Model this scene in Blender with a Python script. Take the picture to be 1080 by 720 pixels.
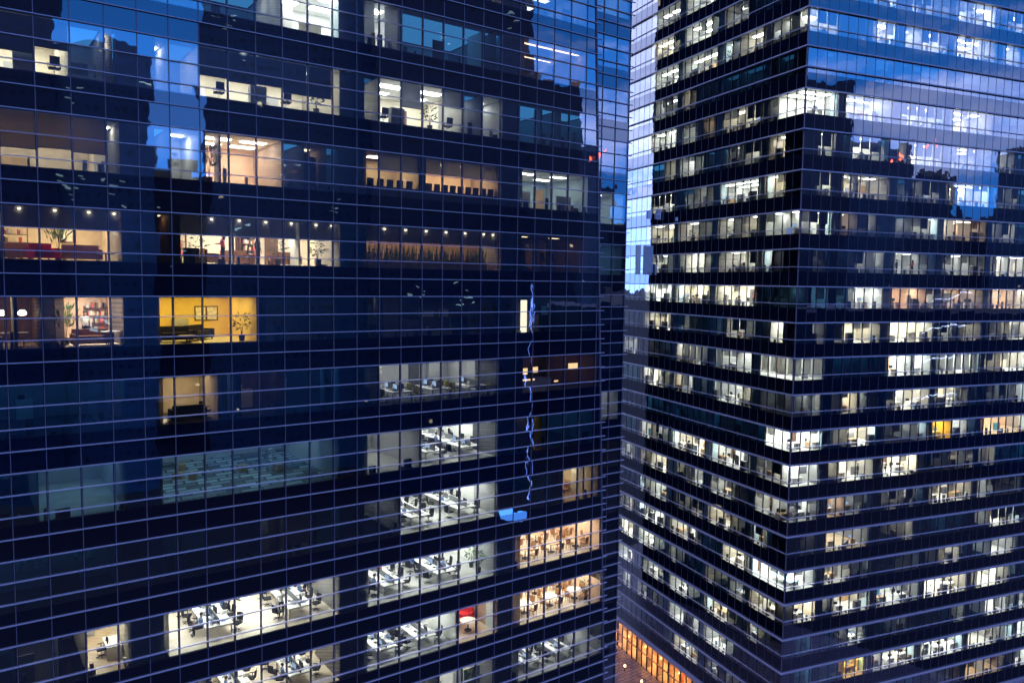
import bpy, bmesh, math, random
from mathutils import Vector, Matrix

for o in list(bpy.data.objects):
    bpy.data.objects.remove(o)
S = bpy.context.scene
COL = S.collection
rnd = random.Random(7)
ZG = 58.6                     # height of the camera above the plaza

# ------------------------------------------------------------------ camera
F_PX, PITCH, ROLL = 825.89, 0.076629, 0.014420
fw = Vector((0, math.cos(PITCH), -math.sin(PITCH)))
up0 = Vector((0, math.sin(PITCH), math.cos(PITCH)))
rt = math.cos(ROLL) * Vector((1, 0, 0)) + math.sin(ROLL) * up0
up = -math.sin(ROLL) * Vector((1, 0, 0)) + math.cos(ROLL) * up0
cam = bpy.data.cameras.new('camera')
cam.sensor_width = 36.0
cam.lens = 36.0 * F_PX / 1080.0
cam.clip_end = 6000
cam_o = bpy.data.objects.new('camera', cam)
COL.objects.link(cam_o)
m = Matrix((rt, up, -fw)).transposed().to_4x4()
m.translation = (0, 0, ZG)
cam_o.matrix_world = m
S.camera = cam_o


def px_of(p):
    v = Vector(p) - Vector((0, 0, ZG))
    z = max(v.dot(fw), .01)
    return 540 + F_PX * v.dot(rt) / z, 360 - F_PX * v.dot(up) / z


# ------------------------------------------------------------------ sky, sun, exposure
SUN_AZ, SUN_EL = -58.0, 2.0      # last glow behind the near tower, degrees from +Y
SKY_STRENGTH = 0.15
W = bpy.data.worlds.new('World')
S.world = W
W.use_nodes = True
nt = W.node_tree
for n in list(nt.nodes):
    nt.nodes.remove(n)


def N(tree, kind, **kw):
    n = tree.nodes.new(kind)
    for k, v in kw.items():
        if k.startswith('i_'):
            key = k[2:]
            key = int(key) if key.isdigit() else key.replace('_', ' ')
            n.inputs[key].default_value = v
        else:
            setattr(n, k, v)
    return n


def math_node(tree, op, a, b=None, clamp=False):
    n = tree.nodes.new('ShaderNodeMath')
    n.operation = op
    n.use_clamp = clamp
    for i, x in enumerate((a, b)):
        if x is None:
            continue
        if isinstance(x, (int, float)):
            n.inputs[i].default_value = x
        else:
            tree.links.new(x, n.inputs[i])
    return n.outputs[0]


def maprange(tree, x, a, b, c=0.0, d=1.0, kind='SMOOTHSTEP'):
    n = tree.nodes.new('ShaderNodeMapRange')
    n.interpolation_type = kind
    n.clamp = True if kind == 'LINEAR' else n.clamp
    tree.links.new(x, n.inputs[0])
    for i, v in enumerate((a, b, c, d)):
        n.inputs[1 + i].default_value = v
    return n.outputs[0]


def mixc(tree, f, a, b, blend='MIX'):
    n = tree.nodes.new('ShaderNodeMix')
    n.data_type = 'RGBA'
    n.blend_type = blend
    for sock, x in ((n.inputs[0], f), (n.inputs[6], a), (n.inputs[7], b)):
        if isinstance(x, (int, float)):
            sock.default_value = x
        elif isinstance(x, (tuple, list)):
            sock.default_value = (*x, 1)
        else:
            tree.links.new(x, sock)
    return n.outputs[2]


tc = N(nt, 'ShaderNodeTexCoord')
sky = N(nt, 'ShaderNodeTexSky', sky_type='NISHITA', sun_disc=False)
sky.sun_elevation = math.radians(SUN_EL)
sky.sun_rotation = math.radians(SUN_AZ)
sky.air_density = 1.0
sky.dust_density = 0.6
sky.ozone_density = 3.0
# blue-hour colour of the photograph: the sky's own brightness, held back near the glow, in dusk blues
bw = N(nt, 'ShaderNodeRGBToBW')
nt.links.new(sky.outputs[0], bw.inputs[0])
lum = bw.outputs[0]
lumc = math_node(nt, 'DIVIDE', lum, math_node(nt, 'ADD', 1.0, math_node(nt, 'MULTIPLY', lum, 0.22)))
tintv = N(nt, 'ShaderNodeVectorMath', operation='SCALE')
tintv.inputs[0].default_value = (0.32, 2.3, 8.6)
nt.links.new(lumc, tintv.inputs[3])
base = tintv.outputs[0]
sep = N(nt, 'ShaderNodeSeparateXYZ')
nt.links.new(tc.outputs['Generated'], sep.inputs[0])
el = sep.outputs[2]
# clouds: stretched noise on the sky direction, thicker low down
mp = N(nt, 'ShaderNodeMapping')
mp.inputs['Scale'].default_value = (3.0, 3.0, 9.0)
nt.links.new(tc.outputs['Generated'], mp.inputs[0])
nz = N(nt, 'ShaderNodeTexNoise', i_Scale=1.3, i_Detail=7.0, i_Roughness=0.58, i_Distortion=0.35)
nt.links.new(mp.outputs[0], nz.inputs['Vector'])
low = math_node(nt, 'MULTIPLY', maprange(nt, el, 0.30, 0.19), maprange(nt, el, 0.05, 0.14))
thr = maprange(nt, math_node(nt, 'ADD', nz.outputs[0], math_node(nt, 'MULTIPLY', low, 0.20)), 0.58, 0.80)
glow = maprange(nt, math_node(nt, 'ADD', math_node(nt, 'MULTIPLY', sep.outputs[0], math.sin(math.radians(SUN_AZ))),
                              math_node(nt, 'MULTIPLY', sep.outputs[1], math.cos(math.radians(SUN_AZ)))), 0.2, 0.98)
cloud_col = mixc(nt, glow, (3.8, 4.6, 9.0), (11.0, 12.5, 20.0))
above = maprange(nt, el, -0.02, 0.06)
east = maprange(nt, math_node(nt, 'ADD', math_node(nt, 'MULTIPLY', sep.outputs[0], math.sin(math.radians(103))),
                              math_node(nt, 'MULTIPLY', sep.outputs[1], math.cos(math.radians(103)))), 0.90, 0.965)
cl = math_node(nt, 'MULTIPLY', math_node(nt, 'MULTIPLY', thr, above), math_node(nt, 'MAXIMUM', math_node(nt, 'MAXIMUM', east, glow), 0.12))
pale = math_node(nt, 'MULTIPLY', math_node(nt, 'MULTIPLY', maprange(nt, glow, .35, .95), maprange(nt, el, .06, .20)), .8)
base = mixc(nt, pale, base, (8.0, 8.4, 13.0))
lilac_fill = math_node(nt, 'MULTIPLY', maprange(nt, el, .38, .75), .85)      # lilac added high overhead, out of view, to redden light on the fins
base = mixc(nt, lilac_fill, base, (2.4, 2.7, 7.0))
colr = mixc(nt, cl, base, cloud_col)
bg = N(nt, 'ShaderNodeBackground')
bg.inputs['Strength'].default_value = SKY_STRENGTH
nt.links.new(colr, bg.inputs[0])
out = N(nt, 'ShaderNodeOutputWorld')
nt.links.new(bg.outputs[0], out.inputs[0])

sun = bpy.data.lights.new('sun', 'SUN')
sun.energy = 0.03                 # the sun is all but gone
sun.angle = math.radians(12)
sun.color = (1.0, 0.78, 0.75)
sun_o = bpy.data.objects.new('sun', sun)
COL.objects.link(sun_o)
sd = Vector((math.sin(math.radians(SUN_AZ)) * math.cos(math.radians(SUN_EL)),
             math.cos(math.radians(SUN_AZ)) * math.cos(math.radians(SUN_EL)), math.sin(math.radians(SUN_EL))))
sun_o.rotation_euler = sd.to_track_quat('Z', 'Y').to_euler()
sun_o.location = (0, 0, 300)

vs = S.view_settings
S.display_settings.display_device = 'sRGB'
vs.view_transform = 'Standard'
vs.look = 'None'
vs.gamma = 1.0
vs.use_curve_mapping = False
vs.exposure = 1.0
cy = S.cycles
cy.use_denoising = True
cy.max_bounces = 8
cy.diffuse_bounces = 3
cy.glossy_bounces = 4
cy.transmission_bounces = 4
cy.transparent_max_bounces = 14
cy.sample_clamp_indirect = 6.0
cy.caustics_reflective = False
cy.caustics_refractive = False
cy.use_light_tree = True

# ------------------------------------------------------------------ materials
MATS = {}


def new_mat(name):
    mt = bpy.data.materials.new(name)
    mt.use_nodes = True
    t = mt.node_tree
    for n in list(t.nodes):
        t.nodes.remove(n)
    o = N(t, 'ShaderNodeOutputMaterial')
    MATS[name] = mt
    return mt, t, o


def solid(name, col, rough=0.6, var=0.12, scale=2.0, metal=0.0, spec=0.4):
    mt, t, o = new_mat(name)
    p = N(t, 'ShaderNodeBsdfPrincipled', i_Roughness=rough, i_Metallic=metal)
    p.inputs['Specular IOR Level'].default_value = spec
    g = N(t, 'ShaderNodeTexCoord')
    n = N(t, 'ShaderNodeTexNoise', i_Scale=scale, i_Detail=4.0)
    t.links.new(g.outputs['Object'], n.inputs['Vector'])
    f = maprange(t, n.outputs[0], .3, .7, 1 - var, 1 + var, 'LINEAR')
    vm = N(t, 'ShaderNodeVectorMath', operation='SCALE')
    vm.inputs[0].default_value = col
    t.links.new(f, vm.inputs[3])
    t.links.new(vm.outputs[0], p.inputs['Base Color'])
    t.links.new(p.outputs[0], o.inputs[0])
    return mt


def emit(name, col, strength):
    mt, t, o = new_mat(name)
    e = N(t, 'ShaderNodeEmission', i_Strength=strength)
    e.inputs[0].default_value = (*col, 1)
    t.links.new(e.outputs[0], o.inputs[0])
    return mt


def wave_bump(t, strength=0.05):
    g = N(t, 'ShaderNodeNewGeometry')
    n = N(t, 'ShaderNodeTexNoise', i_Scale=0.55, i_Detail=2.0)
    t.links.new(g.outputs['Position'], n.inputs['Vector'])
    b = N(t, 'ShaderNodeBump', i_Strength=1.0, i_Distance=strength)
    t.links.new(n.outputs[0], b.inputs['Height'])
    return b.outputs[0]


GLASS_IOR = 3.6
BUMP = 0.0042


def glass(name, tint):
    mt, t, o = new_mat(name)
    tr = N(t, 'ShaderNodeBsdfTransparent')
    tr.inputs[0].default_value = (*tint, 1)
    gl = N(t, 'ShaderNodeBsdfGlossy', i_Roughness=0.012)
    gl.inputs[0].default_value = (.9, .95, 1, 1)
    nb = wave_bump(t, BUMP)
    t.links.new(nb, gl.inputs['Normal'])
    fr = N(t, 'ShaderNodeFresnel', i_IOR=GLASS_IOR)
    mx = N(t, 'ShaderNodeMixShader')
    t.links.new(fr.outputs[0], mx.inputs[0])
    t.links.new(tr.outputs[0], mx.inputs[1])
    t.links.new(gl.outputs[0], mx.inputs[2])
    t.links.new(mx.outputs[0], o.inputs[0])
    return mt


def spandrel_mat(name, col):
    mt, t, o = new_mat(name)
    df = N(t, 'ShaderNodeBsdfDiffuse')
    df.inputs[0].default_value = (*col, 1)
    gl = N(t, 'ShaderNodeBsdfGlossy', i_Roughness=0.012)
    gl.inputs[0].default_value = (.85, .92, 1, 1)
    nb = wave_bump(t, BUMP)
    t.links.new(nb, gl.inputs['Normal'])
    fr = N(t, 'ShaderNodeFresnel', i_IOR=2.25)
    mx = N(t, 'ShaderNodeMixShader')
    t.links.new(fr.outputs[0], mx.inputs[0])
    t.links.new(df.outputs[0], mx.inputs[1])
    t.links.new(gl.outputs[0], mx.inputs[2])
    t.links.new(mx.outputs[0], o.inputs[0])
    return mt


def blind_mat(name, col):
    mt, t, o = new_mat(name)
    df = N(t, 'ShaderNodeBsdfDiffuse')
    tl = N(t, 'ShaderNodeBsdfTranslucent')
    for x in (df, tl):
        x.inputs[0].default_value = (*col, 1)
    mx = N(t, 'ShaderNodeMixShader', i_0=0.4)
    t.links.new(df.outputs[0], mx.inputs[1])
    t.links.new(tl.outputs[0], mx.inputs[2])
    t.links.new(mx.outputs[0], o.inputs[0])
    return mt


def striped(name, c1, c2, sx, sy, rough=.5, checker=False):
    """planks / carpet tiles on world position"""
    mt, t, o = new_mat(name)
    p = N(t, 'ShaderNodeBsdfPrincipled', i_Roughness=rough)
    g = N(t, 'ShaderNodeNewGeometry')
    mp = N(t, 'ShaderNodeMapping')
    mp.inputs['Rotation'].default_value = (0, 0, -math.radians(90 - 54.2))
    mp.inputs['Scale'].default_value = (sx, sy, 1)
    t.links.new(g.outputs['Position'], mp.inputs[0])
    if checker:
        b = N(t, 'ShaderNodeTexBrick', i_Scale=1.0)
        b.offset = 0.5
        b.inputs['Mortar Size'].default_value = 0.03
        b.inputs['Color1'].default_value = (*c1, 1)
        b.inputs['Color2'].default_value = (*c2, 1)
        b.inputs['Mortar'].default_value = (*[x * .5 for x in c1], 1)
        t.links.new(mp.outputs[0], b.inputs['Vector'])
        t.links.new(b.outputs[0], p.inputs['Base Color'])
    else:
        n = N(t, 'ShaderNodeTexNoise', i_Scale=1.0, i_Detail=3.0)
        t.links.new(mp.outputs[0], n.inputs['Vector'])
        t.links.new(mixc(t, maprange(t, n.outputs[0], .35, .65), c1, c2), p.inputs['Base Color'])
    t.links.new(p.outputs[0], o.inputs[0])
    return mt


glass('vision_glass', (.86, .93, .97))
glass('far_glass', (.86, .93, .97))
spandrel_mat('spandrel_glass', (.004, .005, .013))
solid('fin_metal', (.47, .45, .49), .38, .06, 1.0, spec=.5)
solid('mullion_metal', (.19, .155, .18), .4, .06, 1.0)
solid('mullion_dark', (.015, .014, .02), .5)
solid('slab', (.16, .16, .17), .8)
solid('carpet_dark', (.06, .065, .075), .9)
solid('wall_white', (.74, .75, .72), .6, .05)
solid('wall_grey', (.42, .43, .44), .6, .05)
solid('wall_dark', (.08, .085, .10), .6, .05)
solid('wall_cream', (.72, .66, .53), .6, .05)
solid('wall_beige', (.55, .45, .32), .6, .1)
solid('wall_peach', (.72, .52, .38), .6, .08)
solid('wall_yellow', (.80, .58, .16), .6, .05)
solid('wall_teal', (.30, .40, .44), .6, .06)
solid('wall_brown', (.22, .12, .07), .6, .15)
solid('wall_orange', (.75, .22, .04), .6, .05)
solid('wall_red', (.62, .06, .05), .6, .05)
solid('ceil_white', (.78, .78, .76), .7, .03)
solid('ceil_dark', (.12, .12, .13), .7, .05)
striped('floor_wood', (.46, .34, .20), (.58, .46, .30), .45, 6.0, .4)
striped('floor_grey', (.40, .41, .40), (.47, .47, .45), 1.2, 1.2, .8)
striped('floor_teal', (.02, .035, .05), (.38, .46, .50), .42, .34, .5, True)
striped('floor_cream', (.66, .58, .46), (.72, .65, .54), .8, .8, .5)
striped('floor_stone', (.13, .11, .13), (.18, .15, .18), .35, .35, .5, True)
solid('column_clad', (.52, .70, .80), .45, .05)
blind_mat('blind_grey', (.55, .57, .60))
solid('blind_navy', (.11, .16, .22), .8)
blind_mat('blind_white', (.72, .72, .70))
blind_mat('blind_beige', (.58, .46, .30))
solid('white_laminate', (.80, .80, .78), .35, .03)
solid('desk_wood', (.42, .27, .14), .4, .15)
solid('black_plastic', (.012, .012, .014), .5)
solid('black_fabric', (.018, .018, .022), .9)
solid('olive_fabric', (.22, .20, .04), .9)
solid('brown_fabric', (.30, .15, .07), .9)
solid('tan_leather', (.38, .20, .09), .5)
solid('red_fabric', (.62, .03, .03), .8)
solid('grey_fabric', (.16, .17, .18), .9)
solid('chrome', (.55, .55, .57), .3, .03, 1.0, 1.0)
solid('leaf', (.05, .11, .03), .6, .5, 3.0)
solid('leaf_light', (.10, .17, .05), .6, .4, 3.0)
solid('pot_dark', (.03, .03, .035), .5)
solid('pot_white', (.7, .7, .68), .4)
solid('skin', (.46, .28, .19), .6)
solid('shirt_white', (.75, .75, .75), .8)
solid('shirt_blue', (.12, .2, .4), .8)
solid('shirt_red', (.5, .08, .07), .8)
solid('trousers_dark', (.02, .022, .03), .9)
solid('hair_dark', (.015, .012, .01), .7)
solid('frame_wood', (.12, .06, .03), .5)
solid('art_paper', (.72, .68, .58), .7, .5, 5.0)
solid('paper_mix', (.5, .5, .5), .7, .6, 4.0)
solid('poster_blue', (.08, .35, .55), .6)
solid('table_blue', (.30, .52, .72), .35)
EM = 13.0
emit('light_cool', (1.0, .97, .86), EM * 1.15)
emit('light_white', (1.0, .92, .76), EM * 1.15)
emit('light_mid', (1.0, .96, .86), EM * .62)
emit('light_dim', (.95, .97, 1.0), EM * .10)
emit('light_vdim', (.9, .95, 1.0), EM * .035)
emit('light_warm', (1.0, .74, .42), EM * .8)
emit('light_peach', (1.0, .85, .66), EM * 1.15)
emit('light_warm_dim', (1.0, .66, .34), EM * .22)
emit('light_yellow', (1.0, .74, .22), EM * .9)
emit('light_orange', (1.0, .42, .10), EM * .5)
emit('light_teal', (.42, .76, 1.0), EM * .30)
emit('light_tdim', (.35, .72, 1.0), EM * .13)
emit('lamp_glow', (1.0, .80, .55), 6.0)
emit('screen_glow', (.5, .68, 1.0), .5)
emit('beacon_blue', (.08, .30, 1.0), 2.6)
emit('led_white', (.5, .62, 1.0), 4.0)
emit('led_blue', (.16, .28, 1.0), 3.2)
emit('sign_red', (1.0, .10, .05), 9.0)
emit('lamp_orange', (1.0, .46, .12), 14.0)


# ------------------------------------------------------------------ geometry helpers
class Frame:
    def __init__(s, o, t, n):
        s.o, s.t, s.n = Vector(o), Vector(t), Vector(n)
        s.rot = math.atan2(t[1], t[0])

    def pt(s, u, d, z):
        return s.o + s.t * u + s.n * d + Vector((0, 0, z + ZG))


WORLD = Frame((0, 0, -0), (1, 0, 0), (0, 1, 0))


class MB:
    """collects boxes, quads, cylinders in a frame; build() links them as one mesh object"""

    def __init__(s, frame=None):
        s.f = frame
        s.v, s.q, s.mi, s.mats = [], [], [], []

    def m(s, name):
        if name not in s.mats:
            s.mats.append(name)
        return s.mats.index(name)

    def p(s, u, d, z):
        s.v.append(s.f.pt(u, d, z) if s.f else Vector((u, d, z)))
        return len(s.v) - 1

    def quad(s, pts, mat):
        s.q.append([s.p(*a) for a in pts])
        s.mi.append(s.m(mat))

    def box(s, u0, u1, d0, d1, z0, z1, mat, skip=''):
        i = [s.p(u, d, z) for z in (z0, z1) for d in (d0, d1) for u in (u0, u1)]
        fs = {'b': (0, 2, 3, 1), 't': (4, 5, 7, 6), 'f': (0, 1, 5, 4), 'k': (2, 6, 7, 3), 'l': (0, 4, 6, 2), 'r': (1, 3, 7, 5)}
        for k, f in fs.items():
            if k not in skip:
                s.q.append([i[a] for a in f])
                s.mi.append(s.m(mat))

    def hexa(s, pts, mat):
        i = [s.p(*a) for a in pts]
        for f in ((0, 2, 3, 1), (4, 5, 7, 6), (0, 1, 5, 4), (2, 6, 7, 3), (0, 4, 6, 2), (1, 3, 7, 5)):
            s.q.append([i[a] for a in f])
            s.mi.append(s.m(mat))

    def tube(s, a, b, r0, r1, mat, n=8):
        a, b = Vector(a), Vector(b)
        ax = (b - a).normalized()
        x = ax.orthogonal().normalized()
        y = ax.cross(x)
        r = []
        for c, rad in ((a, r0), (b, r1)):
            r.append([s.p(*(c + (x * math.cos(k * 2 * math.pi / n) + y * math.sin(k * 2 * math.pi / n)) * rad)) for k in range(n)])
        for k in range(n):
            s.q.append([r[0][k], r[0][(k + 1) % n], r[1][(k + 1) % n], r[1][k]])
            s.mi.append(s.m(mat))
        for q in (list(reversed(r[0])), r[1]):
            s.q.append(q)
            s.mi.append(s.m(mat))

    def lathe(s, cx, cyy, prof, mat, n=12):
        rings = []
        for r, z in prof:
            rings.append([s.p(cx + r * math.cos(k * 2 * math.pi / n), cyy + r * math.sin(k * 2 * math.pi / n), z) for k in range(n)])
        for a, b in zip(rings, rings[1:]):
            for k in range(n):
                s.q.append([a[k], a[(k + 1) % n], b[(k + 1) % n], b[k]])
                s.mi.append(s.m(mat))
        for q in (list(reversed(rings[0])), rings[-1]):
            s.q.append(q)
            s.mi.append(s.m(mat))

    def empty(s):
        return not s.q

    def build(s, name, parent=None, smooth=False):
        me = bpy.data.meshes.new(name)
        off = Vector(parent.matrix_basis.translation) if (parent is not None and s.f) else Vector()
        pp = parent.parent if parent is not None and s.f else None
        while pp is not None:
            off += pp.matrix_basis.translation
            pp = pp.parent
        me.from_pydata([tuple(v - off) for v in s.v], [], s.q)
        for mn in s.mats:
            me.materials.append(MATS[mn])
        me.polygons.foreach_set('material_index', s.mi)
        if smooth:
            me.polygons.foreach_set('use_smooth', [True] * len(s.q))
        me.update()
        o = bpy.data.objects.new(name, me)
        COL.objects.link(o)
        if parent is not None:
            o.parent = parent
        return o


def tag(o, label=None, cat=None, group=None, kind=None):
    for k, v in (('label', label), ('category', cat), ('group', group), ('kind', kind)):
        if v:
            o[k] = v
    return o


def thing(name, label, cat, loc, group=None, rz=0.0):
    o = bpy.data.objects.new(name, None)
    o.empty_display_size = .3
    COL.objects.link(o)
    o.location = loc
    o.rotation_euler = (0, 0, rz)
    return tag(o, label, cat, group)


def children_of(o):
    return KIDS.get(o.name, [])


KIDS = {}


def register(root, kids):
    """kids: list of (child, [grandchildren])"""
    KIDS[root.name] = kids
    return root


def dup(root, loc, rz, label=None, group=None):
    r = root.copy()
    COL.objects.link(r)
    r.location = loc
    r.rotation_euler = (0, 0, rz)
    if label:
        r['label'] = label
    if group:
        r['group'] = group
    for ch, gs in KIDS.get(root.name, []):
        c = ch.copy()
        COL.objects.link(c)
        c.parent = r
        for g in gs:
            d = g.copy()
            COL.objects.link(d)
            d.parent = c
    return r
emit('lobby_light', (1.0, .40, .10), 62.0)
for n_, k_ in (('a', .010), ('b', .022), ('c', .045), ('d', .30), ('e', .16)):
    emit('light_gap_' + n_, (.10, .48, 1.0), EM * k_ * 1.9)
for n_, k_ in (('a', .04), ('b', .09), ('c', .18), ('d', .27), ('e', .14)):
    emit('glow_' + n_, (.08, .44, 1.0), k_)  # blue ceiling glow added to unlit rooms to colour their windows
emit('cove_glow', (1.0, .66, .36), 2.4)
emit('window_cyan', (.55, .82, 1.0), .75)
emit('picture_light', (1.0, .62, .30), .9)
emit('light_white_soft', (1.0, .86, .62), .9)

# ================================================================== GROUND AND THE CITY AROUND (seen in the glass)
def facade_mat(name, col, lit, warm, cell=(2.2, 3.6), gloss=.2):
    mt, t, o = new_mat(name)
    g = N(t, 'ShaderNodeNewGeometry')
    sp = N(t, 'ShaderNodeSeparateXYZ')
    t.links.new(g.outputs['Position'], sp.inputs[0])
    h = math_node(t, 'ADD', math_node(t, 'MULTIPLY', sp.outputs[0], .8), math_node(t, 'MULTIPLY', sp.outputs[1], .6))
    cx = math_node(t, 'DIVIDE', h, cell[0])
    cz = math_node(t, 'DIVIDE', sp.outputs[2], cell[1])
    fx, fz = math_node(t, 'FLOOR', cx), math_node(t, 'FLOOR', cz)
    cmb = N(t, 'ShaderNodeCombineXYZ')
    t.links.new(fx, cmb.inputs[0])
    t.links.new(fz, cmb.inputs[1])
    wn = N(t, 'ShaderNodeTexWhiteNoise', noise_dimensions='2D')
    t.links.new(cmb.outputs[0], wn.inputs['Vector'])
    on = math_node(t, 'GREATER_THAN', wn.outputs['Value'], 1 - lit)
    wx = math_node(t, 'COMPARE', math_node(t, 'FRACT', cx), .5)
    wx.node.inputs[2].default_value = .2
    wz = math_node(t, 'COMPARE', math_node(t, 'FRACT', cz), .5)
    wz.node.inputs[2].default_value = .13
    win = math_node(t, 'MULTIPLY', wx, wz)
    df = N(t, 'ShaderNodeBsdfPrincipled', i_Roughness=.35)
    df.inputs['Specular IOR Level'].default_value = gloss
    t.links.new(mixc(t, win, col, tuple(c * .35 for c in col)), df.inputs['Base Color'])
    em = mixc(t, wn.outputs['Value'], (.75, .9, 1.0), warm)
    t.links.new(em, df.inputs['Emission Color'])
    t.links.new(math_node(t, 'MULTIPLY', math_node(t, 'MULTIPLY', on, win), .9), df.inputs['Emission Strength'])
    t.links.new(df.outputs[0], o.inputs[0])


facade_mat('city_dark', (.004, .020, .060), .003, (1.0, .8, .5))
facade_mat('city_blue', (.010, .046, .115), .004, (1.0, .85, .6))
facade_mat('city_grey', (.03, .04, .06), .006, (1.0, .8, .55))
facade_mat('city_hazed', (.022, .06, .13), .006, (1.0, .8, .55), gloss=.2)  # dusk haze of distance painted in as a lighter, bluer wall colour
facade_mat('city_black', (.008, .009, .014), .003, (1.0, .8, .6), gloss=.05)
solid('asphalt', (.012, .013, .018), .8)

mb = MB(WORLD)
mb.quad([(-4000, -4000, -ZG - .02), (4000, -4000, -ZG - .02), (4000, 4000, -ZG - .02), (-4000, 4000, -ZG - .02)], 'asphalt')
tag(mb.build('ground'), kind='structure')
mb = MB(WORLD)
mb.box(-30, 75, 60, 150, -ZG - .01, -ZG - .004, 'floor_stone')
pl = tag(mb.build('pavement'), kind='structure')


def block(name, label, corners, h, mat, roof='flat', cat='building'):
    """corners: plan polygon, h: height above the ground"""
    cx = sum(c[0] for c in corners) / len(corners)
    cyy = sum(c[1] for c in corners) / len(corners)
    b = thing(name, label, cat, (cx, cyy, 0))
    mb = MB()
    n = len(corners)
    loc = [(x - cx, y - cyy) for x, y in corners]
    for k in range(n):
        (xa, ya), (xb, yb) = loc[k], loc[(k + 1) % n]
        mb.quad([(xa, ya, 0), (xb, yb, 0), (xb, yb, h), (xa, ya, h)], mat)
    mb.build('wall', b)
    rb = MB()
    if roof == 'flat':
        rb.q.append([rb.p(x, y, h + .02) for x, y in loc])
        rb.mi.append(rb.m('slab'))
        s = .45
        q = [(x * s, y * s) for x, y in loc]
        for k in range(n):
            (xa, ya), (xb, yb) = q[k], q[(k + 1) % n]
            rb.quad([(xa, ya, h), (xb, yb, h), (xb, yb, h + 5), (xa, ya, h + 5)], 'slab')
        rb.q.append([rb.p(x, y, h + 5) for x, y in q])
        rb.mi.append(rb.m('slab'))
    else:      # barrel roof along the first edge
        m_ = 10
        (xa, ya), (xb, yb), (xc, yc), (xd, yd) = loc
        pa, pb = [], []
        for k in range(m_ + 1):
            f = k / m_
            z = h + roof * math.sin(math.pi * f)
            pa.append((xa + (xb - xa) * f, ya + (yb - ya) * f, z))
            pb.append((xd + (xc - xd) * f, yd + (yc - yd) * f, z))
        for k in range(m_):
            rb.quad([pa[k], pa[k + 1], pb[k + 1], pb[k]], 'slab')
        rb.q.append([rb.p(*x) for x in pa])
        rb.mi.append(rb.m(mat))
        rb.q.append([rb.p(*x) for x in pb])
        rb.mi.append(rb.m(mat))
    rb.build('roof', b)
    return b


def ray_block(name, label, ox, oy, az0, az1, t, depth, h, mat, t1=None, **k):
    """a building whose front runs between two bearings from a point"""
    t1 = t if t1 is None else t1
    a0, a1 = math.radians(az0), math.radians(az1)
    p0 = (ox + math.sin(a0) * t, oy + math.cos(a0) * t)
    p1 = (ox + math.sin(a1) * t1, oy + math.cos(a1) * t1)
    am = (a0 + a1) / 2
    dx, dy = math.sin(am) * depth, math.cos(am) * depth
    return block(name, label, [p0, p1, (p1[0] + dx, p1[1] + dy), (p0[0] + dx, p0[1] + dy)], h, mat, **k)


MA = (-51.7, 71.7)       # where the near tower's glass shows the city from
MR = (-53.1, 127.6)
# behind the near tower: the dark tower that fills most of the corner tower's left face
block('office_tower', 'black tower hidden behind the near tower', [(-6.6, 134.9), (-2.2, 103), (-34, 96), (-50, 130)], ZG + 78, 'city_black', cat='skyscraper')
# across the street, mirrored in the near tower
D1 = ray_block('office_tower', 'tall dark tower across the street with a pale side', *MA, 107.2, 118.6, 215, 40, ZG + 95, 'city_dark', cat='skyscraper')
D2 = ray_block('office_tower', 'tall dark tower across the street beside the sky gap', *MA, 118.2, 129.7, 250, 45, ZG + 110, 'city_blue', cat='skyscraper')
D3 = ray_block('office_block', 'dark block with a barrel roof across the street', *MA, 132.8, 138.4, 235, 40, ZG + 57, 'city_blue', roof=4)
ray_block('office_tower', 'dark tower beyond the barrel roof', *MA, 138.4, 150, 230, 40, ZG + 120, 'city_dark', cat='skyscraper')
D5 = ray_block('office_block', 'low dark block under the sky gap', *MA, 129.0, 133.5, 300, 40, ZG + 36, 'city_grey')
# further off, mirrored in the corner tower
ray_block('office_tower', 'slab tower with a flat top far across the bay', *MR, 112.0, 120.5, 370, 40, ZG + 88, 'city_dark', cat='skyscraper')
D7 = ray_block('office_block', 'mid rise hotel with red sign', *MR, 108.2, 113.5, 520, 50, ZG + 84, 'city_hazed')
ray_block('office_block', 'low office slab beside the hotel', *MR, 105.6, 108.4, 600, 50, ZG + 74, 'city_hazed')
D9 = ray_block('office_block', 'office block with a stepped top', *MR, 101.0, 103.8, 560, 60, ZG + 82, 'city_hazed')
ray_block('office_block', 'long low quay building', *MR, 98, 114, 640, 60, ZG + 44, 'city_hazed')
ray_block('office_block', 'wide low block by the street', *MR, 96.0, 116.0, 300, 50, ZG - 8, 'city_dark')
ray_block('office_block', 'low market hall by the street', *MR, 112, 140, 330, 60, ZG - 42, 'city_grey')


def lit_cluster(b, o, az0, az1, t, az, tn, n, seed):
    """a knot of lit windows on a block's front"""
    r = random.Random(seed)
    am = math.radians((az0 + az1) / 2)
    mb = MB()
    c = b.location
    for k in range(max(2, int(n * .7))):
        a = math.radians(az + r.gauss(0, .45))
        d = t * math.cos(math.radians((az1 - az0) / 2)) / math.cos(a - am) - .35
        x, y = o[0] + math.sin(a) * d - c.x, o[1] + math.cos(a) * d - c.y
        z = ZG + d * tn + r.gauss(0, 1.6)
        w, h = r.uniform(.25, 1.0), r.uniform(.12, .40)
        tx, ty = math.cos(am), -math.sin(am)
        mb.quad([(x - tx * w, y - ty * w, z), (x + tx * w, y + ty * w, z + .05), (x + tx * w, y + ty * w, z + h), (x - tx * w, y - ty * w, z + h)], 'window_cyan')
    mb.build('lit_window', b)['kind'] = 'stuff'


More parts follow.
